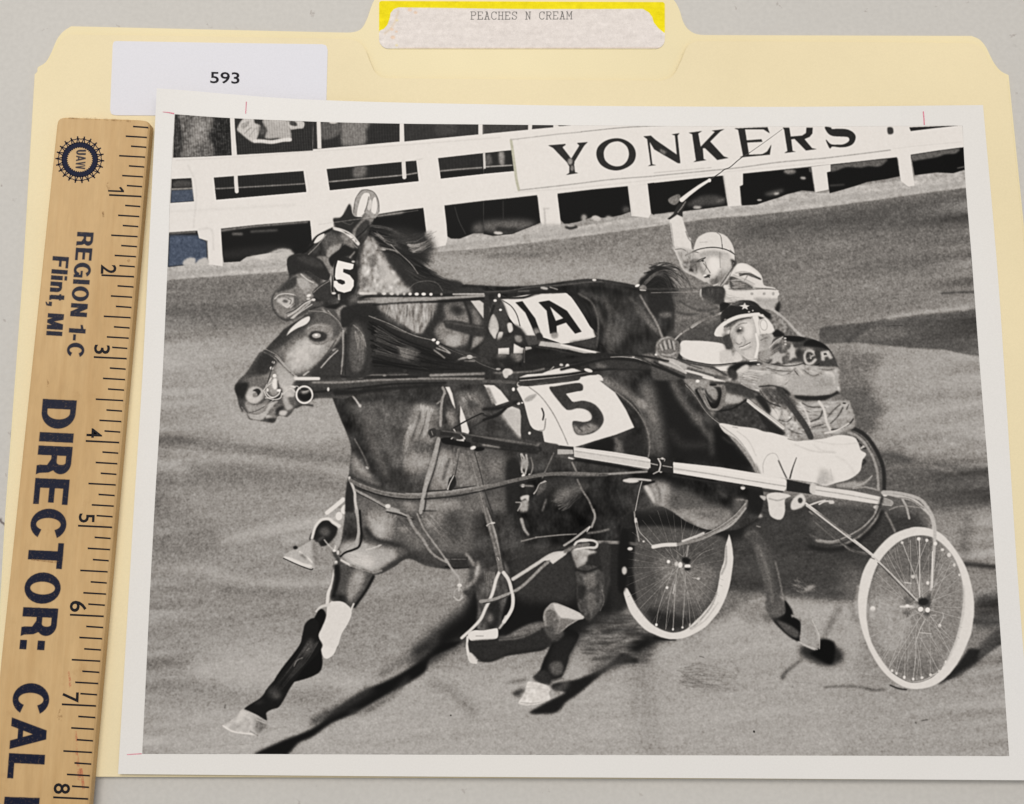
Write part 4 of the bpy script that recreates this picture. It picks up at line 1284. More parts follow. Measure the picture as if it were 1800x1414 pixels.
l 60 3 1 1400,180 1380,330 1390,460
l 150 6.5:7.5 .9 1325,640 1270,850 1200,1080 1140,1400
l 60 1.6 .8 1350,660 1290,880 1220,1120 1180,1400
l 128 3 1 1350,240 1310,270
l 44 1.4 .6 1540,740 1530,860 1500,1020
l 110 2 .8 1490,740 1480,880 1490,1020
l 44 2.6 .6 1480,530 1600,460 1760,380 1800,375
l 56 3 .8 1660,530 1800,450
l 110 8:6 1 1700,900 1740,1080 1770,1140
c 50 1 1440,1060 1500,1040 1505,1140 1440,1160
l 224 1.6 .6 1460,1030 1440,1150 1410,1180
l 150 9:10 .8 430,1085 560,1150 760,1210 960,1236 1140,1238 1400,1212 1640,1180 1810,1150
l 66 2 .8 420,1060 560,1110 700,1160 900,1200
l 50 2 .8 480,1160 700,1230 900,1270 1150,1270 1400,1240 1800,1190
l 46 2 .8 1210,1190 1400,1180 1760,1130
l 200 5 .8 385,1050 410,1120 440,1200 445,1300 465,1410
p 46 1.5 365,1080 395,1120 420,1200 430,1410 340,1410 345,1250
l 150 4:6 .9 450,1180 560,1240 760,1350 900,1400
e 216 .8 790,1350 28,22
l 54 1.4 .6 460,1210 640,1300 760,1370
l 60 3 1 1150,1400 1300,1400
l 130 5 1 1760,1230 1800,1400
T C3
l 72 15 1 -20,655 200,670 420,690 560,710 760,735
l 44 4 1.2 -20,720 300,760 560,790
l 110 3 1.5 0,630 250,665 400,680
l 160 5 2 0,700 160,720
c 120 2 540,710 600,690 620,760 560,760
l 64 15 1 620,730 820,760
p 54 .8 800,710 950,725 950,760 800,750
p 176 .8 780,750 940,755 950,800 780,810
l 84 6 1 780,820 960,830
l 222 3 .7 900,840 960,855
p 222 .7 950,725 1350,775 1720,835 1765,870 1765,920 1735,972 1400,905 960,835
l 176 2 1 980,800 1400,860 1740,920
l 30 5 1.5 960,860 1400,930 1740,990
p 40 1 1770,830 1860,850 1860,990 1770,990
l 215 1 .6 390,800 410,900 400,1000
l 200 3 1 400,800 430,860 400,960 430,1020
l 190 3 1 450,810 460,900 440,1010
e 150 2 430,900 40,60
l 150 2 1 500,840 520,930 500,1010
e 228 .8 420,1030 20,18
e 215 .8 485,1020 14,12
l 88 6 1 0,1160 200,1110 400,1060 600,1015 800,1010
l 50 2 .8 0,1190 300,1120 560,1060
l 150 4 1 880,1010 1200,1015 1500,1000 1720,985
l 86 5 1 760,1010 1000,1025 1300,1020
l 128 3.5 .8 935,890 990,1010
l 116 3.5 .8 990,1070 1040,1180 1110,1290 1160,1410
l 110 2.4 .8 740,790 690,900 620,1050
l 210 2 .7 650,1085 590,1120 560,1180 530,1220
c 90 1.5 590,1120 660,1100 650,1170 560,1240
l 190 1.5 .6 600,1110 660,1090
e 225 1 415,1135 18,18
l 140 3 1.2 390,1130 520,1140
c 200 1 390,1255 440,1235 480,1240 470,1300 440,1270 400,1290
c 160 2 400,1300 470,1290 460,1400 380,1400
l 190 1.6 .8 340,1310 400,1320 360,1400
l 110 3 1.4 660,1280 620,1400
e 228 .7 315,118 16,20
e 226 .7 370,65 18,24
e 228 .7 368,268 18,14
e 226 .7 408,260 14,8
e 225 .7 485,580 14,16
l 40 6 1.5 0,330 200,310 350,250
l 50 4 1 0,390 100,400 300,270
l 36 5 1.2 0,440 150,390 230,320
l 90 6 1 0,30 330,45
l 60 7 1 380,60 700,20 1000,-5
l 190 4 .8 1480,1080 1560,1065 1680,1070 1760,1080
e 212 1 1560,1085 80,20
l 190 1.3 .4 1670,1090 1640,1200 1600,1400
c 200 2 1690,1150 1740,1140 1800,1260 1800,1320
l 30 4 1 1690,1120 1800,1090
// harness below the chest
T B4
l 168 6 .8 460,-10 480,100 485,220 460,330
l 36 4 .8 495,-10 505,150 515,260 490,360 440,395 340,430 290,470
l 150 2 .8 290,450 400,350 440,340
l 214 4 1 300,510 400,565
l 130 4 1 400,560 560,620 640,640 720,620
l 36 2 .8 400,590 520,640 620,670
c 70 1.2 200,420 250,430 290,560 270,580 250,520
e 225 .8 225,410 18,14
e 205 .8 265,430 14,24
l 216 5:6 .7 245,530 225,640 205,760 165,850 150,980
l 170 3 .8 780,-20 920,10 1040,70
l 40 2 .8 780,0 940,40 1060,80
l 140 5:4 .9 1000,40 1060,160 1160,290 1240,420 1330,490 1410,530
l 150 3 .9 1100,20 1160,160 1240,280 1330,400 1420,530
l 168 4:3 .8 1400,500 1480,620 1540,700 1545,770
e 225 .8 1548,775 24,18
o 170 1.6 .8 1530,870 42,64 10
l 196 1.6 .7 1490,900 1540,935 1580,900
l 200 3 1 1545,780 1540,830
c 60 2 1580,840 1660,820 1740,780 1700,860 1650,900
l 130 7 2 1740,540 1740,640 1690,740 1620,780
l 200 4 2 1740,580 1720,660
T B4
c 220 .7 180,960 270,942 350,970 405,1050 380,1150 300,1290 255,1420 220,1500 150,1550 100,1510 55,1330 90,1230 140,1120
T B5
c 220 .7 60,-10 130,-40 255,-20 255,30 200,100 130,140 100,120 90,60
// foreleg reaching forward
T B4
c 80 1.2 285,550 400,590 640,670 580,800 500,920 430,1010 340,980 200,935 190,860 220,700 240,600
c 160 4 440,620 540,650 520,760 440,880 360,960 380,800
e 130 4 420,800 40,60
l 32 12:7 2 250,580 260,700 220,880
l 30 5 1.4 640,680 560,830 440,1000
c 38 3 200,880 330,880 360,960 230,930
N 6 3 3
c 215 .8 180,960 270,942 350,970 405,1050 380,1150 300,1290 255,1420 140,1420 55,1330 90,1230 140,1120 150,1000
l 216 3 .8 400,1040 430,970
l 205 5 .8 170,980 90,1000 40,1050
c 26 1 30,1090 60,1040 100,1025 135,1070 130,1130 90,1230 55,1310 80,1410 60,1700 -400,1800 -150,1420 -40,1220
T A5
C 32 1 1690,-30 1720,-140 1800,-200 1860,-140 1860,0 1900,100 1800,230 1700,340 1560,540 1500,650 1440,740 1380,760 1310,800 1310,880 1200,820 1075,762 1250,640 1320,540 1440,400 1640,150
c 76 3 1740,60 1800,20 1780,160 1700,190
l 170 1.4 .8 1690,220 1630,250 1600,310
l 190 1.2 .6 1760,120 1735,145
c 66 4 1340,540 1430,540 1450,640 1370,640 1330,590
h 84@.7 30 .8 2 1740,60 1600,260 1450,450 1300,640 ; 1860,60 1720,260 1560,450 1420,640
e 96 3 1415,620 40,20
l 66 4 3 1560,420 1620,360 1700,260
l 60 4 3 1200,700 1260,680
K
c 184 1 1072,765 1200,820 1290,880 1322,930 1300,990 1240,1030 1210,1048 1100,1025 950,1000 850,940 920,890 1000,830 1030,790
N 10 3 3
c 116 3 1210,860 1290,890 1320,940 1270,1010 1190,1000
c 205 2 1040,780 1130,800 1060,840 1000,880
l 222 2.6 .9 850,935 950,995 1060,1015 1200,1025
l 100 1.5 1 1140,995 1220,1040
l 190 1.6 .8 1200,870 1300,910
T A5
l 84 2 1 870,750 878,715
// girth Y strap and white traces
T C4
l 150 8 .8 20,-30 60,80 110,220 140,360 160,480 180,620
l 70 1.6 .7 90,-20 160,300 200,560
l 210 2.5 .7 40,150 80,120 120,115
e 210 .8 150,490 16,26
l 216 5.5 .8 165,640 130,720 100,840 60,940 20,1020 -30,1130 -120,1230 -230,1330
l 214 5.5 .8 210,640 265,720 295,830 310,900 305,1000 270,1080 215,1160
l 190 7:3 .9 240,1110 210,1170 165,1230
l 150 5 1 -30,945 60,935 150,910 300,850 400,790 500,700 600,600 680,530
l 60 1.6 .8 0,965 160,930 330,850
l 205 6 .9 310,710 420,640 560,550 720,450 860,430
p 214 .9 620,510 720,455 860,415 870,450 800,500 730,550 700,520
l 120 1.2 .6 640,540 700,510
l 110 6 1.2 860,420 960,370 1100,345
l 200 4 1 960,350 1000,310 1130,300 1200,330 1180,380 1090,380 960,400
e 214 1.2 1060,300 50,18
l 140 6 1 1200,320 1450,325
l 96 6 1 1510,330 1700,350 1800,370
c 30 2 1450,200 1520,200 1540,400 1500,800 1420,820 1420,420
e 200 1.2 1485,620 26,42
e 210 .8 1545,390 28,18
e 225 .8 1688,313 12,10
l 170 2 .7 1590,0 1600,100 1640,310
l 170 1.4 .5 1620,100 1640,200 1720,290 1800,380
e 205 .8 1605,90 14,30
l 150 4 .9 1160,-20 1175,60 1140,160
l 168 4 .8 1120,160 1040,220 950,290 850,355
l 225 1.6 .6 1120,160 1090,210
l 110 4 1.2 1100,225 1220,210 1320,185
l 150 2 .8 550,270 800,245 980,235
l 160 2 1 400,310 560,270
l 160 6:4 1.2 400,80 430,180 470,240
T D4
l 168 4.5:3.5 .9 960,-40 860,90 760,170 620,230 480,290 230,350
l 222 1.6 .6 860,70 740,160 640,210
l 214 4 .8 300,310 440,260 520,225
l 218 7 .8 -10,370 100,350 225,345
// ---------------- second pass over body and legs (before the cart is laid over them)
T X 550 640 2.464
l 98@.5 13 6 235,190 255,300 290,400 330,470
l 48@.8 6 2.5 185,330 222,400 262,470
l 126@.8 1.8 1 180,325 213,385 240,448
l 52@.7 8 3.5 300,380 335,460 365,520
l 58@.6 7 3 385,430 372,490 380,530
l 150@.6 3 1.5 458,195 442,260 416,330 396,388
l 158@.6 3 1.4 482,190 466,260 442,330
l 166@.6 2.4 1.2 508,200 498,260 482,310
l 150@.6 2 1.2 432,265 408,320 396,370
l 74@.6 2 1.2 470,200 452,260 430,320
l 74@.6 2 1.2 495,200 482,260 462,320
c 140@.5 4 412,402 452,386 492,402 480,440 440,472 410,450
c 150@.5 3.5 556,405 600,390 612,440 592,500 560,522 540,500
l 72@.7 4 2 592,412 576,460 563,502
c 116@.5 5 650,430 720,440 740,520 700,540 660,500
c 122@.5 5 500,620 560,600 566,660 520,690
c 62@.6 5 560,660 640,640 660,720 600,760
c 116@.5 6 600,600 660,590 700,660 660,680
p 54 1.2 592,838 670,838 671,882 600,880
l 116 1.2 .7 600,846 664,846
l 108 8 .8 678,385 703,470 722,550 745,630 790,790 815,895
l 150@.6 1.6 .8 684,410 714,520 745,640 790,800
l 52 1.4 .7 700,380 728,480 748,560 800,720 830,890
l 205 1.4 .6 752,700 770,690 784,692
l 205 1.4 .6 800,838 806,850
l 108 7.5:6 .8 165,505 215,530 300,558 400,572 500,571 640,556 760,530 880,503 1000,480 1110,474 1232,478
l 150@.6 1.8 .9 200,520 300,552 400,566 500,566 640,550 760,524
l 56 1.6 .7 165,494 215,518 300,547 400,560
l 46 1.8 .7 215,545 300,572 400,586 500,585 640,570 760,544 880,518
l 158 5.6 .8 545,330 530,400 508,480 480,560 466,645
l 52 1.4 .7 556,340 540,410 520,480 494,560 482,640
l 112 4 .9 632,368 620,430 606,488
l 150@.6 1 .6 628,370 615,440
c 44 .9 590,500 612,482 618,520 600,548 586,540
l 225 1.6 .6 610,484 592,520 584,545
l 44@.8 9 1.2 560,300 600,305 640,318
l 42@.8 11 1 700,326 800,345 900,362 980,370
l 104 1.8 .9 560,290 640,300 720,314 850,332 960,350
// middle hind leg
T X 780 900 1.711
c 64@.8 6 215,115 380,125 395,260 300,272 215,250
c 58 2 468,102 500,100 500,180 490,262 476,282 480,200
c 74 1.4 400,172 440,160 472,176 484,230 480,270 458,310 430,322 406,292 400,230
N 8 2 3
c 118@.8 2 424,192 452,184 458,222 432,232
c 46@.9 1.6 404,222 426,226 418,262 404,258
c 108@.8 2 430,250 452,245 458,285 436,300
l 130@.8 1.2 .8 476,235 482,268 470,298
l 40 4 1.5 398,174 430,180 472,166
c 150 1.2 300,320 306,292 330,276 352,282 420,316 396,326 372,342 348,366 318,362
c 206 1.2 330,280 352,284 420,316 396,324 352,318
c 104@.9 1.3 308,300 332,296 348,336 330,356 310,340
c 120@.9 1.2 352,322 392,326 372,342 350,360
l 220 1 .6 330,278 352,283 420,316
c 50 1.3 84,388 165,382 240,372 298,348 332,352 326,396 300,410 200,424 150,445 100,440 76,405
l 112@.9 3.4 1.4 168,385 232,378 290,352
c 92@.8 2.5 300,345 350,350 360,372 330,390
l 44 3 1.6 100,440 150,446 205,424 300,408
c 46@.7 4 330,400 400,380 380,440 350,500 310,500
c 100@.8 2.4 322,456 352,452 358,484 330,490
l 150@.5 7 4 400,462 450,430 520,398
c 70@.7 5 430,480 510,436 575,432 560,452 480,490
c 90@.6 4 1020,300 960,310 980,340
c 150@.8 1.6 1076,330 1110,325 1130,380 1126,412 1092,402 1078,370
l 200 1.4 .7 1108,326 1128,370 1130,412
l 190 1.2 .7 1080,400 1124,414
c 84@.8 3 905,70 945,60 985,120 1000,200 1010,280 990,300 970,290 962,200 935,110
l 116@.8 4 2 945,100 975,180 990,270
T C4
l 200 6 .9 310,710 420,640 560,550 720,450 860,430
p 210 .9 620,510 720,455 860,415 870,450 800,500 730,550 700,520
l 146 5 1 -30,945 60,935 150,910 300,850 400,790 500,700 600,600 680,530
l 60 1.4 .6 0,965 160,930 330,850
l 120 1.2 .6 640,540 700,510
l 112 6 1.2 860,420 960,370 1100,345
l 214 2.4 .9 960,350 1000,312 1130,300 1195,325 1180,370 1090,376 980,392
l 214 5.5 .8 210,640 265,720 295,830 310,900 305,1000 270,1080 215,1160
T C3
p 60 .7 695,105 1012,52 1046,126 868,165 936,250 950,252 880,336
// ---------------- legs and hands of the far driver
T D2
c 72 4 240,660 700,740 700,1020 300,1010 120,960 200,860
p 80 3 330,900 700,760 740,1050 500,1030 300,1010
c 92 3 240,680 460,740 640,760 560,830 380,860 230,800
c 222 .8 262,1080 300,1018 400,1015 560,1022 740,1055 765,1140 850,1190 930,1205 850,1250 650,1268 480,1250 330,1200 268,1150
p 200 1.5 690,1130 760,1100 800,1090 840,1200 860,1245 690,1255
l 50 2 .7 260,1210 480,1250 640,1270 860,1250
c 146 2 20,1080 60,1000 160,970 220,1020 260,1060 240,1190 200,1240 80,1240 20,1180
N 26 2 2
c 170 1.6 90,1100 200,1080 240,1160 130,1190
c 184 1.6 60,1020 120,980 190,1000 200,1060 120,1080 70,1100
l 90 1.6 .8 100,1140 140,1120 190,1080
e 226 .8 18,1162 14,12
e 210 1 80,1160 20,16
l 176 2:4 .7 215,1005 300,930 360,890
l 80 1.5 .6 260,1000 400,890 560,790
l 222 5.5:4 .6 395,870 480,815 600,760 725,720
l 200 3.4 .7 730,710 820,672
l 178 4.5 .9 1120,650 1230,680 1320,740 1420,830 1500,920 1580,990
l 92 2 1 1280,760 1400,860 1500,960
c 96 3 1220,760 1330,780 1420,870 1500,960 1400,960 1300,960 1250,860
N 12 2 2
// robes and gear between the carts
c 84 2 0,1200 160,1230 400,1290 600,1360 760,1420 300,1420 0,1420
l 190 5 1.2 60,1240 200,1290 330,1350
l 216 4.5 .9 330,1330 450,1360 620,1410
l 150 5 1.6 180,1230 400,1290 640,1360
l 40 3 1.2 0,1240 160,1330 320,1400
l 60 4 1.5 240,1220 420,1260 620,1300 760,1380
p 222 .8 640,1295 860,1270 930,1290 800,1340 700,1330
// ---------------- near driver: head
c 60 2 730,960 820,960 830,1080 760,1100
c 196 1 800,950 830,860 930,795 1030,780 1090,960 1200,950 1250,960 1240,1040 1200,1095 1095,1110 1085,1190 1040,1210 1000,1212 920,1160 860,1090 820,1010
c 160 4 1100,960 1240,960 1230,1050 1190,1090 1100,1100
c 150 3 860,1000 920,1000 900,1060 860,1060
e 208 4 980,880 70,60
c 96 2.2 865,900 900,870 945,880 940,930 890,940
e 232 .7 912,880 18,15
l 60 2 .8 860,900 890,930
l 110 1.6 .8 880,850 930,830 980,830
l 130 1.4 .7 870,960 930,980 950,1010
l 70 1.4 .5 850,1050 880,1040
l 50 1.4 .6 890,1085 920,1100
l 104 1.4 .6 900,1075 960,1050 1030,1030
l 226 2 .6 930,1090 1000,1070 1020,1050
l 110 1.2 .6 960,1110 1030,1090
l 50 2 .8 1110,1020 1160,1000
l 224 5 .7 1090,960 1100,1040 1085,1190
c 214 1.2 940,1160 1080,1120 1060,1200 1000,1212
c 80 3 730,880 760,830 850,790 960,775 1040,790 1030,810 900,800 820,850 780,890
c 40 1 700,790 715,710 790,650 880,600 980,588 1070,612 1150,690 1230,740 1160,760 1100,725 950,745 820,780 730,830
l 222 8:6 .7 655,945 680,890 760,820 880,765 1000,745 1100,735
p 222 .8 660,970 640,930 660,890 720,860 740,880 745,900 800,900 790,945 720,975
c 150 1.5 730,890 780,860 790,900 750,930
p 222 .8 1080,738 1150,735 1200,790 1250,850 1275,925 1200,945 1110,950 1040,770
p 60 1 1095,755 1165,775 1110,795
o 160 1.2 .7 1155,850 36,56 -10
l 170 1.5 .8 1110,790 1100,860 1120,940
l 222 6.5 .7 1055,770 1085,870 1095,960
p 220 .6 955,612 968,640 1008,645 978,662 990,690 955,672 925,688 935,660 895,645 940,638
e 200 .6 1000,712 12,8
e 200 .6 1040,698 8,8
e 130 .8 750,795 14,12
c 34 1.4 1150,690 1230,750 1260,790 1220,790 1160,750
c 128 2 1240,760 1340,790 1400,860 1360,960 1290,900 1250,830
N 16 2 2
c 30 1.5 1260,920 1310,900 1380,960 1300,980 1240,960
// jacket with stars
C 66 1 1100,1100 1200,1095 1250,1010 1330,970 1450,965 1600,980 1700,1010 1800,1060 1880,1150 1930,1260 1940,1330 1800,1300 1500,1260 1300,1270 1180,1250 1090,1190
c 140 2.5 1120,1100 1210,1100 1290,1020 1340,1000 1230,1120 1180,1240 1100,1220
c 150 3 1340,1080 1420,1010 1520,1000 1400,1060 1360,1120
c 110 3 1380,1120 1420,1100 1420,1240 1370,1240
c 26 1.5 1600,1020 1700,1000 1800,1040 1880,1130 1800,1100 1700,1080 1580,1080
c 26 1.5 1340,960 1500,960 1600,1000 1500,1030 1380,1010
l 196 1.6 .6 1240,1090 1300,1030 1340,1000
e 215 .7 1380,990 14,10
e 215 .7 1382,1022 12,10
e 205 .7 1384,1052 12,10
p 186 1.6 1300,1090 1325,1150 1395,1150 1345,1195 1355,1265 1300,1235 1225,1290 1250,1210 1195,1185 1265,1160
p 190 1.6 1450,1035 1475,1090 1540,1095 1495,1140 1510,1200 1475,1190 1420,1230 1430,1150 1400,1120 1435,1090
l 200 5 1.3 1700,1160 1668,1128 1625,1122 1590,1165 1592,1220 1620,1258 1665,1252 1700,1215
l 200 3.5 .6 1640,1165 1650,1200
c 60 1 1690,1140 1730,1120 1760,1180 1720,1200
l 190 3 1 1620,1200 1680,1170
p 200 1.5 1755,1130 1840,1120 1885,1200 1850,1210 1830,1180 1795,1190 1800,1225 1765,1225
p 70 .6 1785,1145 1815,1142 1825,1165 1790,1170
l 30 2 .8 1580,1260 1640,1300 1740,1260
K
// sleeves and forearm
c 168 1.5 900,1330 1000,1280 1200,1290 1400,1270 1560,1270 1800,1290 1940,1300 1950,1420 1950,1560 1800,1590 1450,1570 1380,1500 1200,1530 1060,1500 900,1440
N 16 3 2
h 110@.6 40 1 4 960,1300 1150,1300 1400,1310 1700,1400 ; 920,1420 1150,1480 1400,1540 1800,1540
h 205@.6 40 1 4 960,1300 1150,1300 1400,1310 1850,1320 ; 920,1400 1150,1460 1400,1500 1800,1500
c 210 3 1440,1400 1560,1440 1700,1440 1700,1500 1560,1520 1460,1480
c 128 3 1700,1420 1860,1440 1920,1380 1900,1500 1800,1560 1650,1560
l 90 2 .9 1180,1300 1300,1330 1440,1340
l 110 2 1 1240,1330 1340,1380 1420,1360 1500,1300
l 70 1.6 .8 1480,1330 1540,1400 1600,1410
l 205 3 1.2 1500,1290 1580,1380 1620,1430
l 200 2 1.2 1640,1330 1740,1370 1800,1400
l 96 1.5 .8 1700,1420 1760,1470 1800,1480
l 84 1.6 .8 1380,1480 1440,1420
c 30 2 780,1300 900,1240 1090,1240 1140,1260 1020,1280 940,1300 860,1360 840,1410 790,1380
l 228 2 .6 1010,1230 1080,1222
e 228 .7 1100,1265 18,8
c 205 1.5 870,1330 960,1270 1000,1290 960,1340 880,1360
c 60 2 790,1320 850,1330 880,1400 830,1440 790,1400
c 205 1.5 830,1200 870,1120 930,1190 900,1230
T D3
c 205 1.5 780,10 820,0 800,30
l 160 4 1.5 900,20 1000,60 1060,110 1140,180
l 216 3 .7 920,60 1000,110 1100,130
c 64 2 740,60 900,60 960,90 1060,160 1050,220 960,210 820,180 750,150
c 178 4 740,160 820,180 960,220 880,280 780,270 730,240
l 84 4 3 740,270 800,290 860,290
c 62 2 700,310 900,260 980,220 1100,330 1330,560 1320,620 1200,580 1050,540 800,500 640,470 620,400
N 6 2 2
c 40 2 1060,300 1200,440 1380,570 1340,600 1200,540
l 218 6 .7 990,240 1100,330 1240,430 1360,525
l 176 4:2 1.2 550,0 640,20 740,40
l 222 4 .8 520,-10 640,15 740,40
l 60 5 1.5 600,50 800,60 1000,120 1140,180
// tail tie / brake loop
c 30 1.5 430,120 560,110 700,120 720,200 700,300 640,350 560,340 480,240
l 110 5 1 480,100 540,240 590,330 640,340 690,300 720,200 730,90
l 160 1.4 .8 530,180 600,320 680,330
c 176 2.5 500,130 620,120 640,200 620,250 570,200
e 210 1.5 610,190 30,60
c 36 1.5 540,140 600,120 580,160
e 36 1 620,70 40,14
e 230 .7 458,32 20,16
l 34 3 1 640,350 800,330 900,280 970,230
l 150 1.3 .4 330,70 430,180 520,320 600,410 690,480
// robe hem, jacket bottom
c 160 2 1100,0 1260,-40 1300,80 1200,110 1080,100
p 166 1.5 1420,-30 1810,-30 1930,0 1930,120 1820,170 1640,190 1470,180 1420,130
l 60 3 1 1110,90 1250,80 1340,110 1400,150
p 40 1.5 1470,180 1700,190 1870,170 1930,130 1960,160 1800,235 1600,240 1500,220
c 160 1.5 1370,170 1450,200 1560,260 1800,250 2040,240 2075,300 2110,400 2120,490 2080,540 1950,575 1800,590 1680,600 1560,430 1440,260
N 14 4 2
h 90@.6 40 1 4 1480,270 1600,290 1750,300 2000,260 ; 1600,580 1700,560 1850,540 2080,480
h 210@.6 40 1 4 1480,270 1600,300 1750,330 2000,300 ; 1600,560 1700,530 1850,500 2080,440
l 96 2.5 1 1560,260 1640,300 1800,310
l 80 3 1 1650,460 1740,420 1780,340
l 90 3 1 1660,520 1780,490
l 90 2.5 1 1820,420 1900,330 1960,280
l 84 2.5 1 1860,480 1940,400 1990,310
l 205 3.5 1 1540,260 1600,360 1640,480
l 210 5 1 1740,250 1790,330 1820,470 1860,550
l 60 2.5 .8 1870,545 1960,530 2060,480 2100,430
l 210 3 .8 1800,580 1900,560 2000,510 2050,480
e 40 .8 2005,265 18,8
l 70 2 1 2050,280 2030,330
c 156 2 1120,180 1240,130 1380,180 1440,300 1500,420 1560,560 1560,620 1400,630 1380,500 1340,400 1240,380 1200,300
N 26 2 2
c 210 1.5 1230,340 1300,325 1330,380 1300,440 1240,390
c 196 2 1350,340 1400,340 1420,440 1360,420
l 80 1.6 .8 1320,440 1400,460 1450,420
l 60 3 1 1120,190 1220,260 1330,300
c 40 2 1060,190 1130,180 1220,300 1210,380 1100,260
l 92 2 1 1420,540 1500,580 1560,590
c 40 2 1280,100 1350,95 1440,170 1380,180
l 64 13:11 1 1330,140 1420,260 1520,400 1590,500 1650,620
l 120 2 1 1390,170 1480,290 1560,380
// white breeches
C 221 .8 688,482 770,485 880,508 1060,530 1160,565 1240,575 1400,620 1500,655 1640,655 1800,635 1950,600 2100,622 2150,680 2180,760 2235,800 2195,870 2170,980 2060,1065 1900,1110 1800,1135 1700,1105 1430,1065 1130,1020 1060,900 1000,800 860,640 740,570
l 150 1.4 .8 700,500 860,620 960,740 1040,880 1070,1000
c 190 2.5 690,520 860,640 960,760 1030,880 1060,950 980,850 860,690 740,580
l 168 1 .7 1150,1000 1150,900 1200,810 1280,800 1330,900 1390,1060
l 60 2 .9 1310,870 1360,980 1400,1060
l 70 1.4:3 .7 1500,840 1460,950 1430,1060
l 150 1.5 .8 830,515 880,525
c 120 2 1060,900 1090,940 1120,1020 1070,1010
c 150 3 1720,1110 1800,980 1830,1100
l 190 1.4 .9 1860,960 1880,1090
l 205 2 1.5 1680,700 1760,760 1900,780
K
l 120 1.6 .8 1410,640 1500,660 1560,655
l 40 2 .8 2180,700 2200,740 2235,740
T E3
l 40 1.5 .8 340,640 370,700
l 210 3 1 380,740 410,720
// ---------------- second pass over the two drivers
T X 1125 334 4.1
c 170@.7 2 290,430 380,440 400,480 330,520 270,480
h 130@.7 26 .8 3 260,440 300,520 340,580 ; 400,470 400,530 410,580
l 90 1.2 .7 255,430 300,425 330,440
l 110 1.6 .8 330,300 350,350 375,380
l 150 1.4 .8 222,240 235,330 245,420
c 96@.8 2 380,500 430,500 430,560 400,570 370,540
c 150@.8 3 440,450 560,440 640,470 620,500 520,470 450,490
c 226@.8 2.5 500,500 560,490 590,560 570,620 530,600 510,560
c 120@.7 2 415,540 450,560 470,600 440,600
c 110@.7 3 560,600 620,560 640,580 600,660 560,680
c 96@.8 2 500,650 560,640 560,690 520,690
l 50 1.6 .6 415,515 440,500 472,488
e 60 .7 452,512 10,7
l 120 1.2 .6 470,520 478,560 462,590
l 54 1.8 .6 468,628 490,622 500,632
l 205 2.2 .7 530,690 560,680
l 120 1.4 .8 575,450 580,560
c 200@.8 3 590,470 650,480 650,560 600,600
l 80 1.8 .8 690,520 660,570 610,640 580,690
l 140 1 .6 676,525 640,590 600,650
c 232@.7 2 700,540 760,540 840,600 860,630 780,600 700,590
l 60 2.6 .9 720,618 790,605 870,645
l 120@.8 1.4 1 690,600 740,590 800,600
c 70@.8 2 650,630 740,660 820,710 660,715
h 160@.8 30 .9 2 660,640 760,650 850,690 ; 680,710 760,712 830,715
l 100 1.5 .8 640,715 760,718 900,715 980,720
l 150@.7 3 2 830,790 900,800 990,790
c 190@.7 2 610,720 640,790 600,790
h 150@.5 24 1 3 620,760 700,770 820,780 ; 660,830 760,830 880,840
c 60 1.5 445,715 600,710 600,800 560,825 480,810
h 84@.8 20 .8 2 460,720 470,800 ; 590,720 590,800
l 196 1.8 .7 440,715 440,760 450,780
// legs cloth behind the whip
c 104@.9 4 250,740 440,760 560,850 560,950 400,980 260,1060 240,860
l 66 2.5 1.6 280,800 380,860 480,870 560,850
l 64 2.5 1.6 260,880 360,900 470,880 540,900
l 140@.8 3 2 300,830 400,880 500,890
l 130@.8 3 2 270,940 340,920 420,930
c 46 3 90,740 200,760 240,880 160,920 60,840
c 120@.8 2.5 140,890 200,880 235,900 200,920 150,915
l 150 2.5:4 1.4 0,760 60,860 120,960 160,1060
l 44 3 2 215,760 240,860 235,1000
l 84 2 1.4 30,715 200,715 420,712
l 150 1 .7 80,742 250,738 430,735
// near driver: face again, softer
c 186 1.2 655,1040 690,985 760,935 815,930 850,1050 930,1040 960,1050 945,1110 925,1150 860,1165 850,1210 830,1216 790,1214 740,1190 690,1150 665,1090
c 222@.8 3 740,960 800,960 815,1040 780,1080 740,1040
c 150@.8 3 655,1050 690,1060 690,1130 665,1100
c 150@.8 4 865,1060 945,1055 930,1130 870,1140
c 92@.8 2.2 690,1000 735,985 750,1015 720,1040 690,1030
e 46@.8 1.2 712,1016 16,9 -15
e 228 .5 724,998 7,6
l 100@.8 1.5 .8 690,990 730,965 770,960
c 212@.8 2 700,1050 730,1060 735,1100 715,1110 700,1090
l 104@.8 1.5 .8 690,1100 715,1115 735,1100
l 130@.7 1.6 .9 745,1060 760,1090 750,1120
l 60@.8 1.3 .6 715,1135 750,1125 795,1100
l 232@.8 1.8 .6 722,1140 750,1133 785,1115
l 110@.7 1.4 .8 730,1155 770,1148 800,1130
c 204@.7 2.5 750,1165 800,1150 830,1200 790,1212
l 225 4.5 .8 838,1040 850,1110 842,1170 832,1205
l 70@.8 1.6 .8 870,1085 900,1070 920,1068
h 120@.4 30 .8 3 870,1050 900,1090 930,1140 ; 930,1040 950,1080 940,1120
c 70@.8 2.5 595,1040 650,1050 660,1130 620,1130
l 64 1.6 .8 625,990 680,950 760,925 800,925
// hand on the lines
c 150@.9 1.5 120,1110 150,1080 210,1070 250,1080 260,1130 240,1190 180,1210 130,1180
h 200@.7 22 1 2 130,1110 180,1130 240,1150 ; 170,1075 220,1100 255,1130
h 84@.7 22 .9 2 130,1130 170,1170 230,1190 ; 160,1090 200,1130 250,1160
l 70 1.4 .7 160,1150 195,1140 230,1120
l 70 1.2 .7 150,1120 190,1105 215,1085
c 190@.8 1.4 150,1200 240,1210 330,1260 320,1300 220,1260
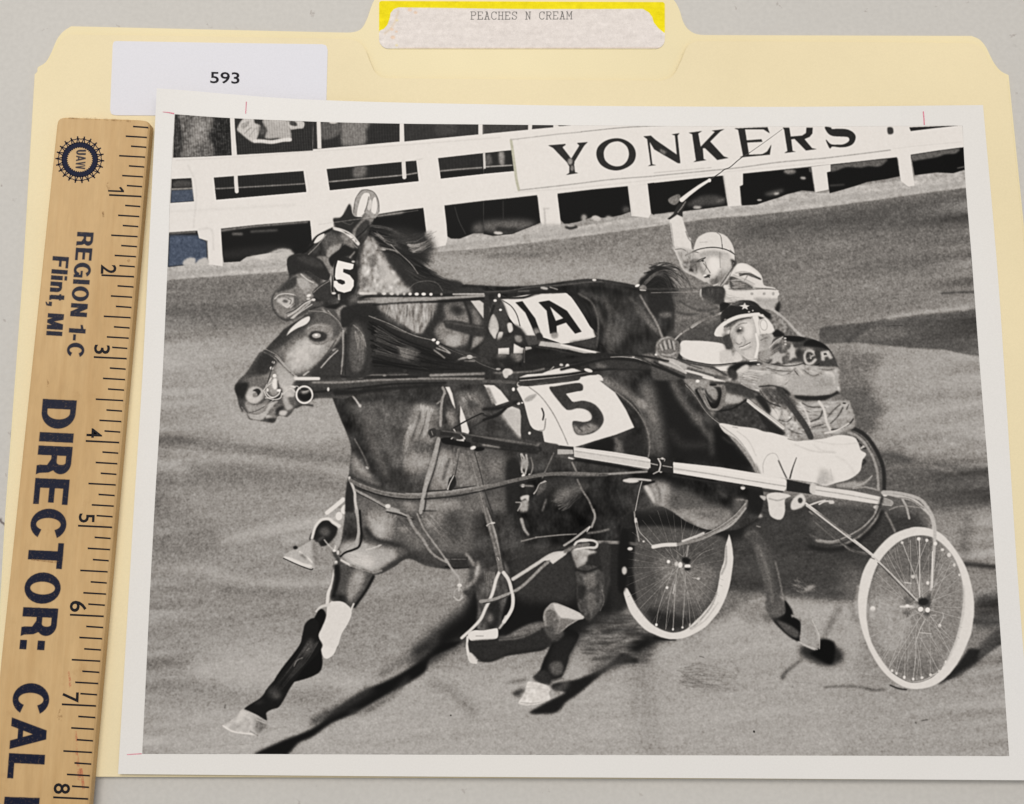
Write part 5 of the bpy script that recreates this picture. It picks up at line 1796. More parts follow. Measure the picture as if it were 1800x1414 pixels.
l 70 2 1 170,1195 260,1220 380,1270 450,1290
l 200 2.5 .9 190,1225 280,1270 330,1320
// jacket front: mottled cloth round the stars
c 150@.7 2 880,1190 940,1120 1020,1070 1050,1090 980,1160 930,1220
c 60@.8 1.8 960,1120 1020,1110 1010,1160 960,1170
c 44@.8 2 1130,1140 1170,1150 1150,1210 1120,1190
c 170@.6 2.5 1150,1150 1200,1130 1260,1150 1200,1160
c 52@.8 1.6 1200,1170 1230,1180 1220,1230 1200,1210
h 150@.5 30 .9 3 900,1190 1000,1120 1080,1080 ; 930,1240 1040,1190 1100,1170
l 205 2 .9 930,1140 980,1090 1030,1060
c 190@.7 2 1050,1260 1130,1240 1180,1250 1160,1290
l 60 2 .9 950,1255 1040,1270 1120,1265 1180,1250
l 84@.8 2.4 1.2 1180,1300 1240,1340 1290,1330
l 84@.8 2 1.2 1290,1290 1350,1300 1400,1290
l 210@.8 3 1.4 1330,1310 1390,1330 1400,1390
c 132@.8 4 1240,1360 1330,1370 1400,1400 1300,1410
c 205@.6 4 960,1330 1060,1340 1080,1400 980,1400
// ---------------- near sulky: frame
T D3
p 222 .7 195,885 700,940 1100,1005 1380,1060 1400,1100 1395,1160 1370,1192 900,1115 200,1000
l 180 1.6 .8 200,960 600,1010 1000,1080 1390,1140
l 40 4 1.5 200,1030 800,1130 1350,1215
p 44 1 -20,850 195,870 195,1000 -20,980
l 216 5 .8 85,850 100,920 70,985
l 200 2 .7 -10,1010 60,975
l 190 2 .8 0,905 180,935
p 40 .8 1400,1068 1680,1130 1665,1225 1395,1190
T E3
p 216 .8 -130,1125 0,1150 300,1190 600,1255 700,1290 720,1320 700,1348 560,1330 0,1248 -130,1225
l 150 1.6 .8 -100,1180 200,1225 560,1290
c 150 1 600,1260 700,1290 720,1325 690,1345 600,1330
c 200 1 -150,1110 -100,1120 -110,1220 -160,1200
p 50 1.2 640,1200 780,1190 780,1240 680,1245
e 220 .8 635,1230 26,20
T E4
l 188 6 .9 610,-200 800,-160 940,-120 1060,-20 1130,60 1150,200 1145,500 1130,820
T E3
l 178 6 .9 620,1200 760,1210 900,1240 1020,1290 1110,1410 1150,1500
l 110 1.6 .8 780,1260 900,1280 1040,1370
l 170 4 .8 820,1280 860,1360 890,1480
l 140 2 .8 680,1390 800,1350 1050,1370
l 150 3 1 300,1160 420,1150 560,1180
T D3
c 214 .9 1190,1230 1300,1205 1440,1240 1380,1280 1380,1400 1350,1480 1290,1490 1220,1440 1200,1320
l 150 2 1 1210,1270 1300,1290 1380,1270
c 190 1 1110,1240 1180,1250 1160,1290
c 210 1.2 1440,1330 1480,1260 1560,1220 1600,1300 1560,1360 1460,1390
e 60 1 1540,1290 26,30
e 216 .8 935,1155 24,22
l 210 3 .7 1640,1340 1720,1310 1800,1290
T E3
l 205 3 .7 -60,1330 0,1300 80,1300
e 200 .8 70,1310 30,18
e 200 .9 545,1360 34,20
T E4
l 216 3.6:3 .6 -200,-90 0,60 300,290 500,450 560,520
l 205 3:2.6 .6 560,520 700,680 850,830 1000,955
l 60 1.4 .6 500,490 700,720 880,890
T D4
l 140 3 1 1640,0 1740,80 1800,150
// right wheel
T F
c 128 6 1530,1020 1560,970 1610,945 1660,965 1690,1030 1685,1110 1650,1180 1600,1195 1550,1160 1525,1090
c 104 6 1560,975 1600,948 1640,950 1650,1000 1600,1020 1560,1010
c 152 6 1530,1060 1580,1050 1600,1100 1570,1150 1540,1120
N 5 2 2
c 112 5 1575,1160 1650,1160 1640,1188 1590,1192
c 217 .9 1614,926.5 1638,930.5 1660,943 1683,971.7 1700,1003 1710,1041 1712.3,1075 1708,1108 1705,1120 1688,1158 1667,1187 1642,1205 1613,1211.7 1587,1207 1558,1187 1536,1157 1519,1120 1511,1090 1508,1065 1509,1041 1518,1003 1537,971.7 1566,942 1597,929 ; 1625,941.7 1645,948 1666.7,966.7 1683,993 1693,1033 1692,1067 1686.7,1100 1678,1130 1671.7,1145 1656.7,1173 1633,1191.7 1610,1199 1591.7,1196.7 1566.7,1181.7 1545,1153 1531.7,1128 1525,1100 1523,1075 1526.7,1041.7 1538,1003 1553,978 1576.7,955 1600,944
l 176 2 1.6 1694,1030 1694,1070 1688,1100 1678,1135 1660,1170
l 110 1 .6 1576,956 1600,945 1625,943 1645,950
l 96 1 .6 1568,1182 1592,1197 1612,1200 1636,1192 1655,1176
l 190 3 2.5 1507,1080 1505,1060 1509,1030
T F
w 178@.8 .85 .4 1598,1068 1628,1074 1608,1070 86,126 44 1.1
T E4
l 186 6:5 .8 1130,60 1155,150 1160,250 1145,500 1130,700 1120,820
l 226 1.6 .5 1135,420 1130,800
l 205 1.5 .4 995,300 1000,500 1000,900
l 168 1 .4 820,330 900,540 960,700
l 160 1 .4 900,300 910,700 890,860
l 168 1 .4 1075,310 1000,500 930,700
l 150 1 .4 660,450 760,640 860,800
l 140 .9 .4 740,380 760,520 900,880
l 150 .9 .4 1320,480 1220,600 1100,950
l 150 .9 .4 1380,570 1220,660 1120,900
l 140 .9 .4 1250,400 1180,700
l 130 .8 .5 1450,830 1250,860 1130,960
l 140 .8 .5 1450,920 1200,940 1110,980
l 150 .8 .5 640,1060 800,1020 900,1000
l 140 .8 .5 700,880 820,960 900,1000
l 130 .8 .5 560,860 760,960
l 200 2 .7 840,745 910,755
l 200 1.4 .6 960,660 980,740 1000,880
e 225 .7 990,285 20,18
e 220 .7 1075,300 16,18
e 225 .7 1165,335 20,20
e 215 .7 1240,400 18,14
e 215 .8 1310,455 22,24
e 205 .7 1365,560 14,18
e 210 .7 1420,665 14,14
e 200 .8 930,685 20,20
e 220 .7 1085,750 16,20
e 215 .8 815,325 14,14
e 225 1 505,1020 28,26
l 180 4 2 505,1040 505,1120
c 80@.7 2.5 840,900 900,910 920,960 860,980 840,960
c 84@.7 2.5 820,1040 900,1040 890,1100 840,1090
c 66@.8 2 960,960 1040,930 1110,860 1110,1000 1000,1000
c 62@.8 2 1040,1060 1110,1060 1090,1100 1050,1090
l 210 4 .9 800,1000 940,1000
e 228 .7 870,990 20,14
e 228 .7 1015,1025 22,22
e 232 .7 1085,1030 20,20
e 150 2 960,990 30,20
l 150 1.2 .7 940,1040 1040,1100
l 196 1.2 .6 1130,1090 1170,1090
l 185 1.2 .5 1240,1060 1250,1110 1210,1190
e 220 .8 1210,1200 18,18
l 170 1 .5 1110,1100 1250,1250 1330,1330
l 196 1.6 .6 1000,1275 1120,1285
l 185 1.6 .5 1060,1130 1000,1250 950,1400
l 160 1 .5 980,1110 960,1300 950,1600
l 160 1 .5 1100,1110 1110,1400 1110,1720
l 160 1 .5 920,1080 840,1220 700,1190
l 160 1 .4 840,1080 850,1400 840,1740
T E5
l 165 1 .4 940,0 820,200 760,380
l 160 1 .4 780,0 700,100 620,240
l 168 1 .4 820,-60 740,160 680,310
l 170 1.1 .4 960,0 960,200 930,440
l 160 1 .4 950,-60 1000,220 1020,430
l 165 1 .4 1000,0 1100,170 1200,360
l 155 1 .4 1110,-20 1200,130 1280,260
l 155 1 .4 1180,-40 1320,160
l 150 1.2 .5 845,180 840,420
e 225 .6 838,425 14,18
e 225 .6 932,445 12,16
e 215 .6 1025,430 16,14
e 215 .6 1115,400 16,16
l 200 1.4 .5 1110,405 1180,385
e 215 .6 708,355 14,16
e 215 .6 755,385 12,16
e 210 .6 1205,360 12,14
e 215 .6 1275,265 12,18
// ---------------- second pass over the far horse's head
T X 400 330 2.464
c 46 .7 261,308 288,294 340,288 400,300 438,335 446,375 432,402 392,388 352,362 318,360 276,376 260,345
c 66@.8 2 300,305 350,300 400,320 410,350 340,330
c 132@.9 1.2 385,300 430,300 458,335 452,385 430,350 410,318
c 150@.9 1.5 428,290 470,250 495,245 480,275 450,305
c 34 1.2 440,305 500,262 530,270 520,290 470,315 455,345
l 110 1 .6 500,250 530,225 560,215
c 118 1.6 208,452 262,402 315,372 362,395 388,440 352,500 300,540 252,566 215,545 196,500
c 62 1.6 262,402 300,385 290,430 235,450 215,450
c 172@.9 1.5 300,395 340,400 360,430 345,455 320,440
c 140@.8 1.5 330,440 380,430 370,470 340,470
l 205 2 .8 318,375 345,398 372,412
l 205 1.8 .7 204,482 225,464 262,460 296,470 300,496 272,520
c 190 1.4 214,490 236,476 262,482 288,474 284,498 262,522 236,508
c 80@.9 1.2 244,484 262,490 256,500 238,496
l 60 1.2 .8 262,482 276,488 270,505
l 214 1.6 .8 240,508 258,518 272,508
c 90 1.4 286,468 310,478 306,510 276,524 290,500
c 128 1.6 210,510 240,524 290,530 330,510 300,545 250,560 218,540
l 200 2.6 .8 262,556 300,532 330,505 362,488
l 48 1 .6 255,545 290,530 330,500 355,486
l 190 1.8 .7 275,566 320,536 366,506
c 56 1.2 370,450 440,400 445,480 420,492 385,480
l 150 1.3 .7 372,455 400,430 440,405
e 228 .7 352,468 10,6 -20
e 215 .7 372,486 9,6
e 190 .7 350,482 8,6
l 170 1 .6 455,350 458,400 462,455
l 190 1.1 .6 486,462 486,486
// poll, ears, forehead
c 46 1 462,140 500,128 520,85 528,75 536,95 545,125 580,130 600,140 560,190 520,200 470,160
l 96 1.2 .8 500,150 530,160 545,150
c 120 1.4 540,190 580,140 610,110 640,120 620,150 580,185 560,210
c 60 1.2 560,180 600,140 615,160 575,215 555,235
l 205 3 .7 458,175 500,184 540,206 568,240
l 130 1.4 .7 520,212 545,245 562,262
l 176@.8 1.3 .7 425,205 390,250 350,290
e 218 .7 398,216 27,8 -38
l 26 1.3 .6 372,235 392,208 420,196 440,190
l 34 2 .8 560,215 590,190 612,165
// hood on the ear: grey shell with two white bars
c 150 .8 548,120 545,85 556,45 580,18 605,10 630,20 648,45 655,90 650,120 625,132 600,110 580,122
l 100 1.1 .6 546,110 556,45 582,16 606,10 634,22 652,55 656,105
c 224 .6 560,118 572,60 590,26 615,28 610,60 592,108 574,124
c 224 .6 622,95 630,50 642,44 648,80 642,112 628,110
c 206 .8 606,80 620,50 626,80 612,100
l 96 1.6 .7 612,40 603,80 594,104
// far neck, cleaner
c 168@.8 3 590,240 620,210 660,260 700,330 760,410 790,455 590,450 575,340
N 20 2.2 3
c 104@.8 2 610,300 640,290 645,330 620,350
c 110@.8 2 650,345 680,340 690,380 660,385
c 196@.7 3 660,300 690,340 720,390 700,420 660,400
c 100@.8 2.5 580,395 610,390 600,430 580,430
l 50 3 1.4 575,250 600,215 612,170
l 110@.9 1.4 .8 650,258 700,268 740,280
c 150@.8 3 660,510 880,505 900,540 860,600 820,632 770,600 700,560
N 18 1.4 4
l 56@.7 1.6 1 700,520 690,560
l 60@.7 1.6 1 780,510 775,560
l 205@.7 1.6 1 850,540 830,600
// ---------------- near horse's head
c 88@.9 3 330,560 400,545 470,560 495,610 460,640 400,600 340,600
c 60@.9 2.5 240,640 330,570 350,550 380,540 360,580 300,630 230,690 200,700
c 222 .7 256,640 280,605 325,570 352,558 356,572 340,592 300,610 272,628
c 132 2 340,615 375,592 425,590 455,615 450,655 415,680 372,676 350,655
c 54 1.4 352,640 372,622 410,625 432,640 420,662 385,668 360,658
c 176 .9 366,640 384,630 402,636 400,648 378,652
e 238 .6 384,639 7,4
l 170@.8 1.6 .9 345,612 380,596 425,600
l 118 1.4 .9 375,676 410,678 440,660
c 176@.9 3.5 250,735 300,690 345,672 372,695 430,698 405,738 355,785 300,802 268,780
N 9 2.5 2.5
c 200@.6 4 300,700 350,690 360,730 310,770 285,740
c 150@.8 2.5 400,700 450,660 480,640 470,680 420,730 390,750
l 66@.9 2 1.2 470,660 430,720 380,780 345,810
c 62@.9 2 360,800 420,740 490,690 490,800 480,815 380,812
l 205@.9 2 .8 405,780 440,740 478,705
l 84 2.2 1 340,540 420,545 470,580 495,625
l 150 1 .6 350,534 425,540 475,572 500,612
l 150 1.8 .7 498,630 500,700 496,760 492,808
l 40 2.4 .8 512,625 514,700 510,808
c 128@.9 1.8 500,610 520,600 530,620 515,632
c 56 2 520,560 600,560 625,640 630,800 520,812 515,660
c 92@.9 2.2 535,620 560,590 590,630 600,700 585,780 545,800 528,740
h 140@.7 18 1.3 2 545,620 560,680 555,760 ; 590,640 598,700 590,780
l 150@.9 1.5 .8 545,595 580,630 600,690
c 150@.8 1.6 470,530 510,510 520,545 490,570
c 44 1.4 500,520 620,520 640,560 560,570 520,600 495,600
// bridle at the nose
l 66 2.6 .9 158,706 205,735 240,775 285,815
l 150 1.2 .6 165,700 215,728 250,770 292,808
c 52@.9 2 120,780 160,715 195,735 205,760 180,800 150,810
e 225 .6 198,757 6,6
e 225 .6 190,782 7,7
e 225 .6 204,815 8,8
l 60 2 .8 200,745 190,790 172,850
c 170@.8 2 215,760 250,780 285,820 285,850 240,860 215,820
// muzzle, closer
c 104@.9 3 60,840 100,820 150,825 165,870 150,900 90,900 60,880
c 40 2 36,870 60,845 90,848 82,880 70,905 46,905
l 62 3 1.6 50,905 56,940 64,970
c 196@.9 1.5 84,900 95,870 125,862 155,880 150,905 125,935 95,925
c 46 1 108,880 130,870 145,885 128,905 122,885
c 130 1 110,892 124,888 130,905 112,908
c 150@.8 2 80,930 110,945 150,935 180,910 150,960 100,970
l 208 1.5 .6 155,880 178,855 200,842
l 215 1.8 .6 158,882 172,908 200,918 228,912 236,890
l 200 1.3 .6 200,918 180,935 150,950
c 200@.8 1.5 240,870 280,860 290,900 250,905
l 205 1.6 .7 285,868 300,860 315,872
// mane of the near horse, smoother
c 42@.92 3 520,545 640,560 700,600 780,650 880,690 1000,740 1130,795 860,800 640,800 640,680 600,600
h 26 40 1.6 3 620,580 720,640 860,700 1000,760 ; 630,760 760,780 900,790 1080,795
h 78@.9 30 1.3 3 640,600 720,640 800,680 880,740 ; 640,720 720,740 800,765 900,780
h 124@.8 16 1.5 2 740,690 790,700 840,720 ; 760,730 810,745 850,760
c 120@.6 3 740,700 790,690 830,715 800,740 760,750
l 150 1.3 .6 612,556 700,590 800,638 890,662
l 100 1.4 .7 890,668 960,700 1050,738 1100,765 1160,788
l 180@.9 2.2 1 905,695 930,705 965,718
l 180@.9 2.2 1 895,705 920,722 940,738
e 225 .6 892,660 8,6
e 228 .6 910,672 7,8
e 205 .7 1048,733 12,8
l 150@.9 1.5 .8 1000,745 1030,735 1075,735
l 60@.7 1.4 .7 95,975 130,965 170,940 195,925
l 150@.8 1.5 .8 60,950 90,985 130,995
// board joints and worn paint on the rails
T F
l 196@.6 1.5 1 310,282 420,276 560,266 700,256 880,242
l 200@.5 2.5 2 300,372 420,366 520,360
l 188@.6 1.2 .8 560,395 640,384 735,370
l 190@.5 2 1.5 330,290 345,330 340,400
l 205@.6 1 .6 336,312 340,350
l 205@.6 1 .6 538,300 545,338
l 205@.6 1 .6 735,285 742,318
l 194@.5 1.5 1 905,338 1020,330 1150,316 1300,300 1450,286
l 196@.5 1 .7 1570,262 1620,256 1690,250
l 186@.6 1.2 .7 1105,328 1112,378
l 186@.6 1.2 .7 1273,308 1282,360
l 190@.5 2.5 1.5 350,404 372,404 375,440
// ---------------- last pass: cart fittings
T X 1000 580 1.4893
l 58 6 1.8 820,440 806,480 765,530 700,562 650,560 615,545
c 84@.8 4 640,480 780,480 760,520 700,548 650,540
l 150 2.6 .9 808,462 796,490 758,525 700,552 655,552
l 120@.8 2 1 640,500 700,550 760,585 790,588
l 70 1.6 .8 640,485 700,540 740,575 800,600
l 202 3.2:2.6 .6 622,460 690,512 760,565 800,596
l 198 2.6:2.2 .6 800,596 850,645 915,712
l 66 1.2 .5 808,610 850,652 905,708
e 40 1.4 928,712 14,10
e 225 .6 920,732 6,6
e 228 .6 939,734 6,6
l 128 4.4 1 466,448 455,470 425,500 380,530 330,552 285,562
l 180 1.4 .7 462,455 430,490 380,524 330,546
l 176 1.4 .7 300,556 350,534
p 44 .8 213,334 272,344 272,376 213,366
l 205 2.6 .6 234,338 240,352 236,370
l 170 2 .6 214,350 232,354
l 150 2 .6 246,356 270,360
l 200 1.2 .5 232,338 250,338 250,344
p 206 .7 14,309 212,338 214,362 14,332
l 168 1.2 .7 16,318 213,348
l 226 2.4 .6 16,313 212,342
l 226 3 .6 275,352 400,372 566,396
l 164 1.2 .7 275,362 400,383 568,410
l 56 1.2 .6 14,334 212,366
l 50 1.6 .8 274,382 400,402 560,424
// black strap over the rump and reins to the hands
l 40 5 1 -20,104 60,84 110,76 180,82 240,100 300,126
l 44 4 1 -20,64 80,66 180,68 260,82
l 110@.8 1.2 .7 110,72 170,70 215,90
l 118@.8 2 1.2 110,126 150,165 185,210 205,260 212,310
l 104@.7 3 1.6 300,130 330,170 360,210 392,240
// brake strap loop
l 116 5 1 340,158 352,180 366,204 386,210 402,196 408,170 406,150
l 160 1.2 .6 352,182 368,206 388,208
c 40@.9 1.2 356,158 380,150 398,152 394,176 384,190 372,188
c 168@.8 1.4 358,156 380,150 390,170 382,184
// seat rail and shadowed hem
c 60@.7 3 505,150 560,160 600,200 560,200 520,180
l 190 2.6 .7 468,184 510,216 562,256
h 70@.7 24 1 2 500,160 530,200 560,250 ; 550,160 590,200 620,260
// breeches folds
l 190@.8 1.6 1.2 590,300 640,318 700,322
l 198@.8 1.6 1.2 640,290 700,300 760,296
l 186@.8 1.2 .9 440,265 470,290 490,330
c 190@.7 3 660,360 690,380 690,402 655,400
l 205@.8 3 2 700,330 730,350 750,380
// knuckles of the hand, smears of light on the rumps
T X 879 352 1.7525
c 112 1.4 484,452 496,432 522,424 548,436 556,460 544,482 508,486 488,474
l 178 3.2 .9 494,446 500,462
l 186 3.2 .9 506,436 512,458
l 180 3.2 .9 520,432 525,456
l 170 3 .9 533,436 538,460
l 70 1 .5 500,442 506,462
l 70 1 .5 513,434 519,458
l 66 1 .5 527,434 532,458
l 160 3 1 500,474 520,478 542,470
l 190 1.6 .8 540,430 552,416 560,410
l 112@.5 7 3 322,300 338,350 336,400 318,440
l 124@.45 5 2.5 400,300 446,350 484,404
l 100@.5 9 4 360,560 420,610 452,680 456,760
l 92@.5 6 3 600,600 640,660 656,740
l 96@.4 4 3 200,256 300,250 380,268
"""
# ---------------------------------------------------------------- helpers
def lin(c):
    c = np.asarray(c, float)/255.; return np.where(c <= .04045, c/12.92, ((c+.055)/1.055)**2.4)
def link(name, mesh, mat, parent=None, kind=None, smooth=False):
    o = bpy.data.objects.new(name, mesh); COL.objects.link(o)
    if mat: mesh.materials.append(mat)
    if parent: o.parent = parent
    if kind: o['kind'] = kind
    if smooth:
        for p in mesh.polygons: p.use_smooth = True
    return o
def thing(name, label, cat, loc=(0, 0, 0)):
    o = bpy.data.objects.new(name, None); COL.objects.link(o); o.location = loc; o.empty_display_size = .02
    o['label'] = label; o['category'] = cat; return o
def mesh_from(name, V, Fc, uv=None):
    m = bpy.data.meshes.new(name); m.from_pydata([tuple(float(c)*S for c in v) for v in V], [], Fc); m.update()
    if uv is not None:
        L = m.uv_layers.new(name='UVMap'); idx = np.zeros(len(m.loops), int); m.loops.foreach_get('vertex_index', idx)
        L.data.foreach_set('uv', np.asarray(uv, float)[idx].ravel())
    return m
def slab(name, px, z0, z1, mat, parent=None, kind=None, bevel=0.0):
    """Flat sheet whose outline was measured in the photo; z1 = upper face, z0 = lower face (inches)."""
    T = onto(px, z1); bm = bmesh.new()
    vt = [bm.verts.new((p[0]*S, p[1]*S, z1*S)) for p in T]; vb = [bm.verts.new((p[0]*S, p[1]*S, z0*S)) for p in T]
    n = len(vt); bm.faces.new(vt); bm.faces.new(vb[::-1])
    for i in range(n): bm.faces.new((vt[i], vb[i], vb[(i+1) % n], vt[(i+1) % n]))
    bmesh.ops.recalc_face_normals(bm, faces=bm.faces); bmesh.ops.triangulate(bm, faces=[f for f in bm.faces if len(f.verts) > 4])
    m = bpy.data.meshes.new(name); bm.to_mesh(m); bm.free(); return link(name, m, mat, parent, kind)
def node_mat(name, rough=.6, spec=.3):
    m = bpy.data.materials.new(name); m.use_nodes = True; nt = m.node_tree; b = nt.nodes['Principled BSDF']
    b.inputs['Roughness'].default_value = rough; b.inputs['Specular IOR Level'].default_value = spec; return m, nt, b
def noise(nt, scale, detail=3, rough=.55, vec=None, stretch=None, coord='Object'):
    tc = nt.nodes.new('ShaderNodeTexCoord'); n = nt.nodes.new('ShaderNodeTexNoise')
    n.inputs['Scale'].default_value = scale; n.inputs['Detail'].default_value = detail; n.inputs['Roughness'].default_value = rough
    src = tc.outputs[coord]
    if stretch:
        mp = nt.nodes.new('ShaderNodeMapping'); mp.inputs['Scale'].default_value = stretch[0]; mp.inputs['Rotation'].default_value = (0, 0, stretch[1])
        nt.links.new(src, mp.inputs[0]); src = mp.outputs[0]
    nt.links.new(src, n.inputs['Vector']); return n.outputs['Fac']
def ramp(nt, fac, stops):
    r = nt.nodes.new('ShaderNodeValToRGB'); e = r.color_ramp.elements
    while len(e) < len(stops): e.new(.5)
    for k, (p, c) in zip(e, stops): k.position = p; k.color = tuple(c)+(1,) if len(c) == 3 else tuple(c)
    nt.links.new(fac, r.inputs[0]); return r.outputs[0]
def mix(nt, fac, a, b, mode='MIX'):
    x = nt.nodes.new('ShaderNodeMix'); x.data_type = 'RGBA'; x.blend_type = mode
    for s, v in ((0, fac), (6, a), (7, b)):
        if hasattr(v, 'is_linked') or hasattr(v, 'links'): nt.links.new(v, x.inputs[s])
        else: x.inputs[s].default_value = v if s == 0 else tuple(v)+(1,)
    return x.outputs[2]
def bump(nt, b, h, strength, dist=.0002):
    n = nt.nodes.new('ShaderNodeBump'); n.inputs['Strength'].default_value = strength; n.inputs['Distance'].default_value = dist
    nt.links.new(h, n.inputs['Height']); nt.links.new(n.outputs[0], b.inputs['Normal'])
def g3(v): return (v, v, v)
def flat_mat(name, rgb, rough=.6, spec=.2, var=.06, scale=900):
    m, nt, b = node_mat(name, rough, spec); c = lin(rgb)
    nt.links.new(ramp(nt, noise(nt, scale), [(.25, c*(1-var)), (.75, np.minimum(c*(1+var), 1))]), b.inputs['Base Color']); return m
def sheet_mat(name, rgb, rough, spec, mot=.05):
    m, nt, b = node_mat(name, rough, spec); c = lin(rgb)
    a = ramp(nt, noise(nt, 14, 4, .6), [(.3, c*(1-mot)), (.7, np.minimum(c*(1+mot), 1))])
    f = ramp(nt, noise(nt, 2200, 2), [(.3, g3(.955)), (.7, g3(1.0))])
    a = mix(nt, 1.0, a, ramp(nt, noise(nt, 5, 3, .5), [(.35, (1, .985, .955)), (.65, (1, 1, 1))]), 'MULTIPLY')
    nt.links.new(mix(nt, 1.0, a, f, 'MULTIPLY'), b.inputs['Base Color']); bump(nt, b, noise(nt, 1500, 3), .12); return m
def canvas_image(name, C):
    H, W = C.shape[:2]; im = bpy.data.images.new(name, W, H); A = np.ones((H, W, 4), np.float32)
    A[..., :3] = np.clip(C[::-1]/255., 0, 1); im.pixels.foreach_set(A.ravel()); im.update(); im.pack(); return im
def canvas_mat(name, C, rough, spec, fine=.02):
    m, nt, b = node_mat(name, rough, spec); t = nt.nodes.new('ShaderNodeTexImage'); t.image = canvas_image(name, C); t.interpolation = 'Cubic'
    f = ramp(nt, noise(nt, 1800, 2), [(.3, g3(1-fine)), (.7, g3(1.0))])
    nt.links.new(mix(nt, 1.0, t.outputs[0], f, 'MULTIPLY'), b.inputs['Base Color']); return m

# ---------------------------------------------------------------- table
mt, nt, b = node_mat('table_laminate', .55, .35)
c0 = lin((194, 190, 184))
a = ramp(nt, noise(nt, 9, 4, .6), [(.3, c0*.965), (.7, c0*1.035)])
a = mix(nt, 1.0, a, ramp(nt, noise(nt, 700, 3), [(.35, g3(.94)), (.65, g3(1.0))]), 'MULTIPLY')
def specks(scale, lo, hi, k):                     # sparse dark flecks of the laminate
    tc = nt.nodes.new('ShaderNodeTexCoord'); v = nt.nodes.new('ShaderNodeTexVoronoi'); v.inputs['Scale'].default_value = scale
    w = nt.nodes.new('ShaderNodeTexNoise'); w.inputs['Scale'].default_value = scale*2.5
    ad = nt.nodes.new('ShaderNodeMix'); ad.data_type = 'RGBA'; ad.blend_type = 'LINEAR_LIGHT'; ad.inputs[0].default_value = .6/scale
    nt.links.new(tc.outputs['Object'], w.inputs['Vector']); nt.links.new(tc.outputs['Object'], ad.inputs[6]); nt.links.new(w.outputs['Color'], ad.inputs[7])
    nt.links.new(ad.outputs[2], v.inputs['Vector'])
    d = ramp(nt, v.outputs['Distance'], [(lo, g3(1)), (hi, g3(0))])
    sep = nt.nodes.new('ShaderNodeSeparateColor'); nt.links.new(v.outputs['Color'], sep.inputs[0])
    r = ramp(nt, sep.outputs[0], [(k, g3(0)), (min(1, k+.25), g3(1))])
    return mix(nt, 1.0, d, r, 'MULTIPLY')
a = mix(nt, specks(75, .06, .13, .72), a, lin((112, 104, 100)))
a = mix(nt, specks(210, .08, .2, .8), a, lin((160, 152, 146)))
nt.links.new(a, b.inputs['Base Color']); bump(nt, b, noise(nt, 600, 4), .12)
bm = bmesh.new(); bmesh.ops.create_cube(bm, size=1); bmesh.ops.scale(bm, vec=(1.5, .9, .03), verts=bm.verts)
bmesh.ops.translate(bm, vec=(.12, .1, -.015), verts=bm.verts); m = bpy.data.meshes.new('table_top'); bm.to_mesh(m); bm.free()
link('table_top', m, mt, kind='structure')

# ---------------------------------------------------------------- manila folder
manila = sheet_mat('manila_card', (230, 215, 178), .62, .22, .035); manila_back = sheet_mat('manila_card_back', (232, 218, 179), .62, .22, .035)
fx, fy = onto([(900, 700)], 0)[0][:2]
folder = thing('file_folder', 'cream manila file folder lying under the photograph and the ruler', 'folder', (fx*S, fy*S, 0))
LOC = Vector((fx*S, fy*S, 0))
def settle(o, root):                              # keep the part where it is although its thing's origin is elsewhere
    o.location = -Vector(root.location) if o.parent == root else Vector((0, 0, 0)); return o
def cr(p, closed=False): return [tuple(q) for q in crom(p, closed, 6)]
LCOR = cr([(61, 131), (65.5, 126), (67, 118.5), (80, 110), (90, 93), (100, 70), (111, 56), (125, 46.5)])
RCOR = cr([(1708, 63.5), (1722, 70), (1733, 83), (1741, 99), (1748, 112), (1759, 125), (1773, 132.5)])
TABL = cr([(600, 57.5), (620, 57), (635, 51), (645, 34), (652, 14), (660, -2), (676, -9), (700, -11)])
TABR = cr([(1140, -11), (1168, -9), (1184, 0), (1194, 17), (1201, 39), (1211, 53), (1228, 61), (1260, 62)])
back = LCOR + [(125, 46.5), (360, 52)] + TABL + TABR + [(1400, 62.5)] + RCOR + [(1800, 400), (1828, 760), (1866, 1371.5), (1200, 1369.5), (500, 1367), (-17, 1365.5), (9, 905), (41, 470)]
settle(slab('back_sheet', back, .004, .018, manila_back, folder), folder)
NOT = cr([(612, 68.5), (630, 74), (642, 88), (650, 108), (660, 128), (675, 137), (700, 138)]) + cr([(1140, 142), (1165, 141.5), (1184, 132), (1197, 108), (1208, 83), (1222, 73.5), (1245, 72.5)])
LC2 = cr([(61.5, 133), (67, 127), (70, 120), (82, 112), (93, 96), (103, 77), (112, 66), (124, 61)])
RC2 = cr([(1705, 76), (1719, 80), (1730, 91), (1739, 106), (1747, 118), (1758, 129), (1770, 137)])
front = LC2 + [(360, 64)] + NOT + [(1500, 74)] + RC2 + [(1797, 402), (1825, 762), (1863, 1371), (1200, 1369), (500, 1366.5), (-14, 1365), (11.5, 905), (43.5, 472)]
settle(slab('front_sheet', front, .048, .062, manila, folder), folder)
ZF = .062
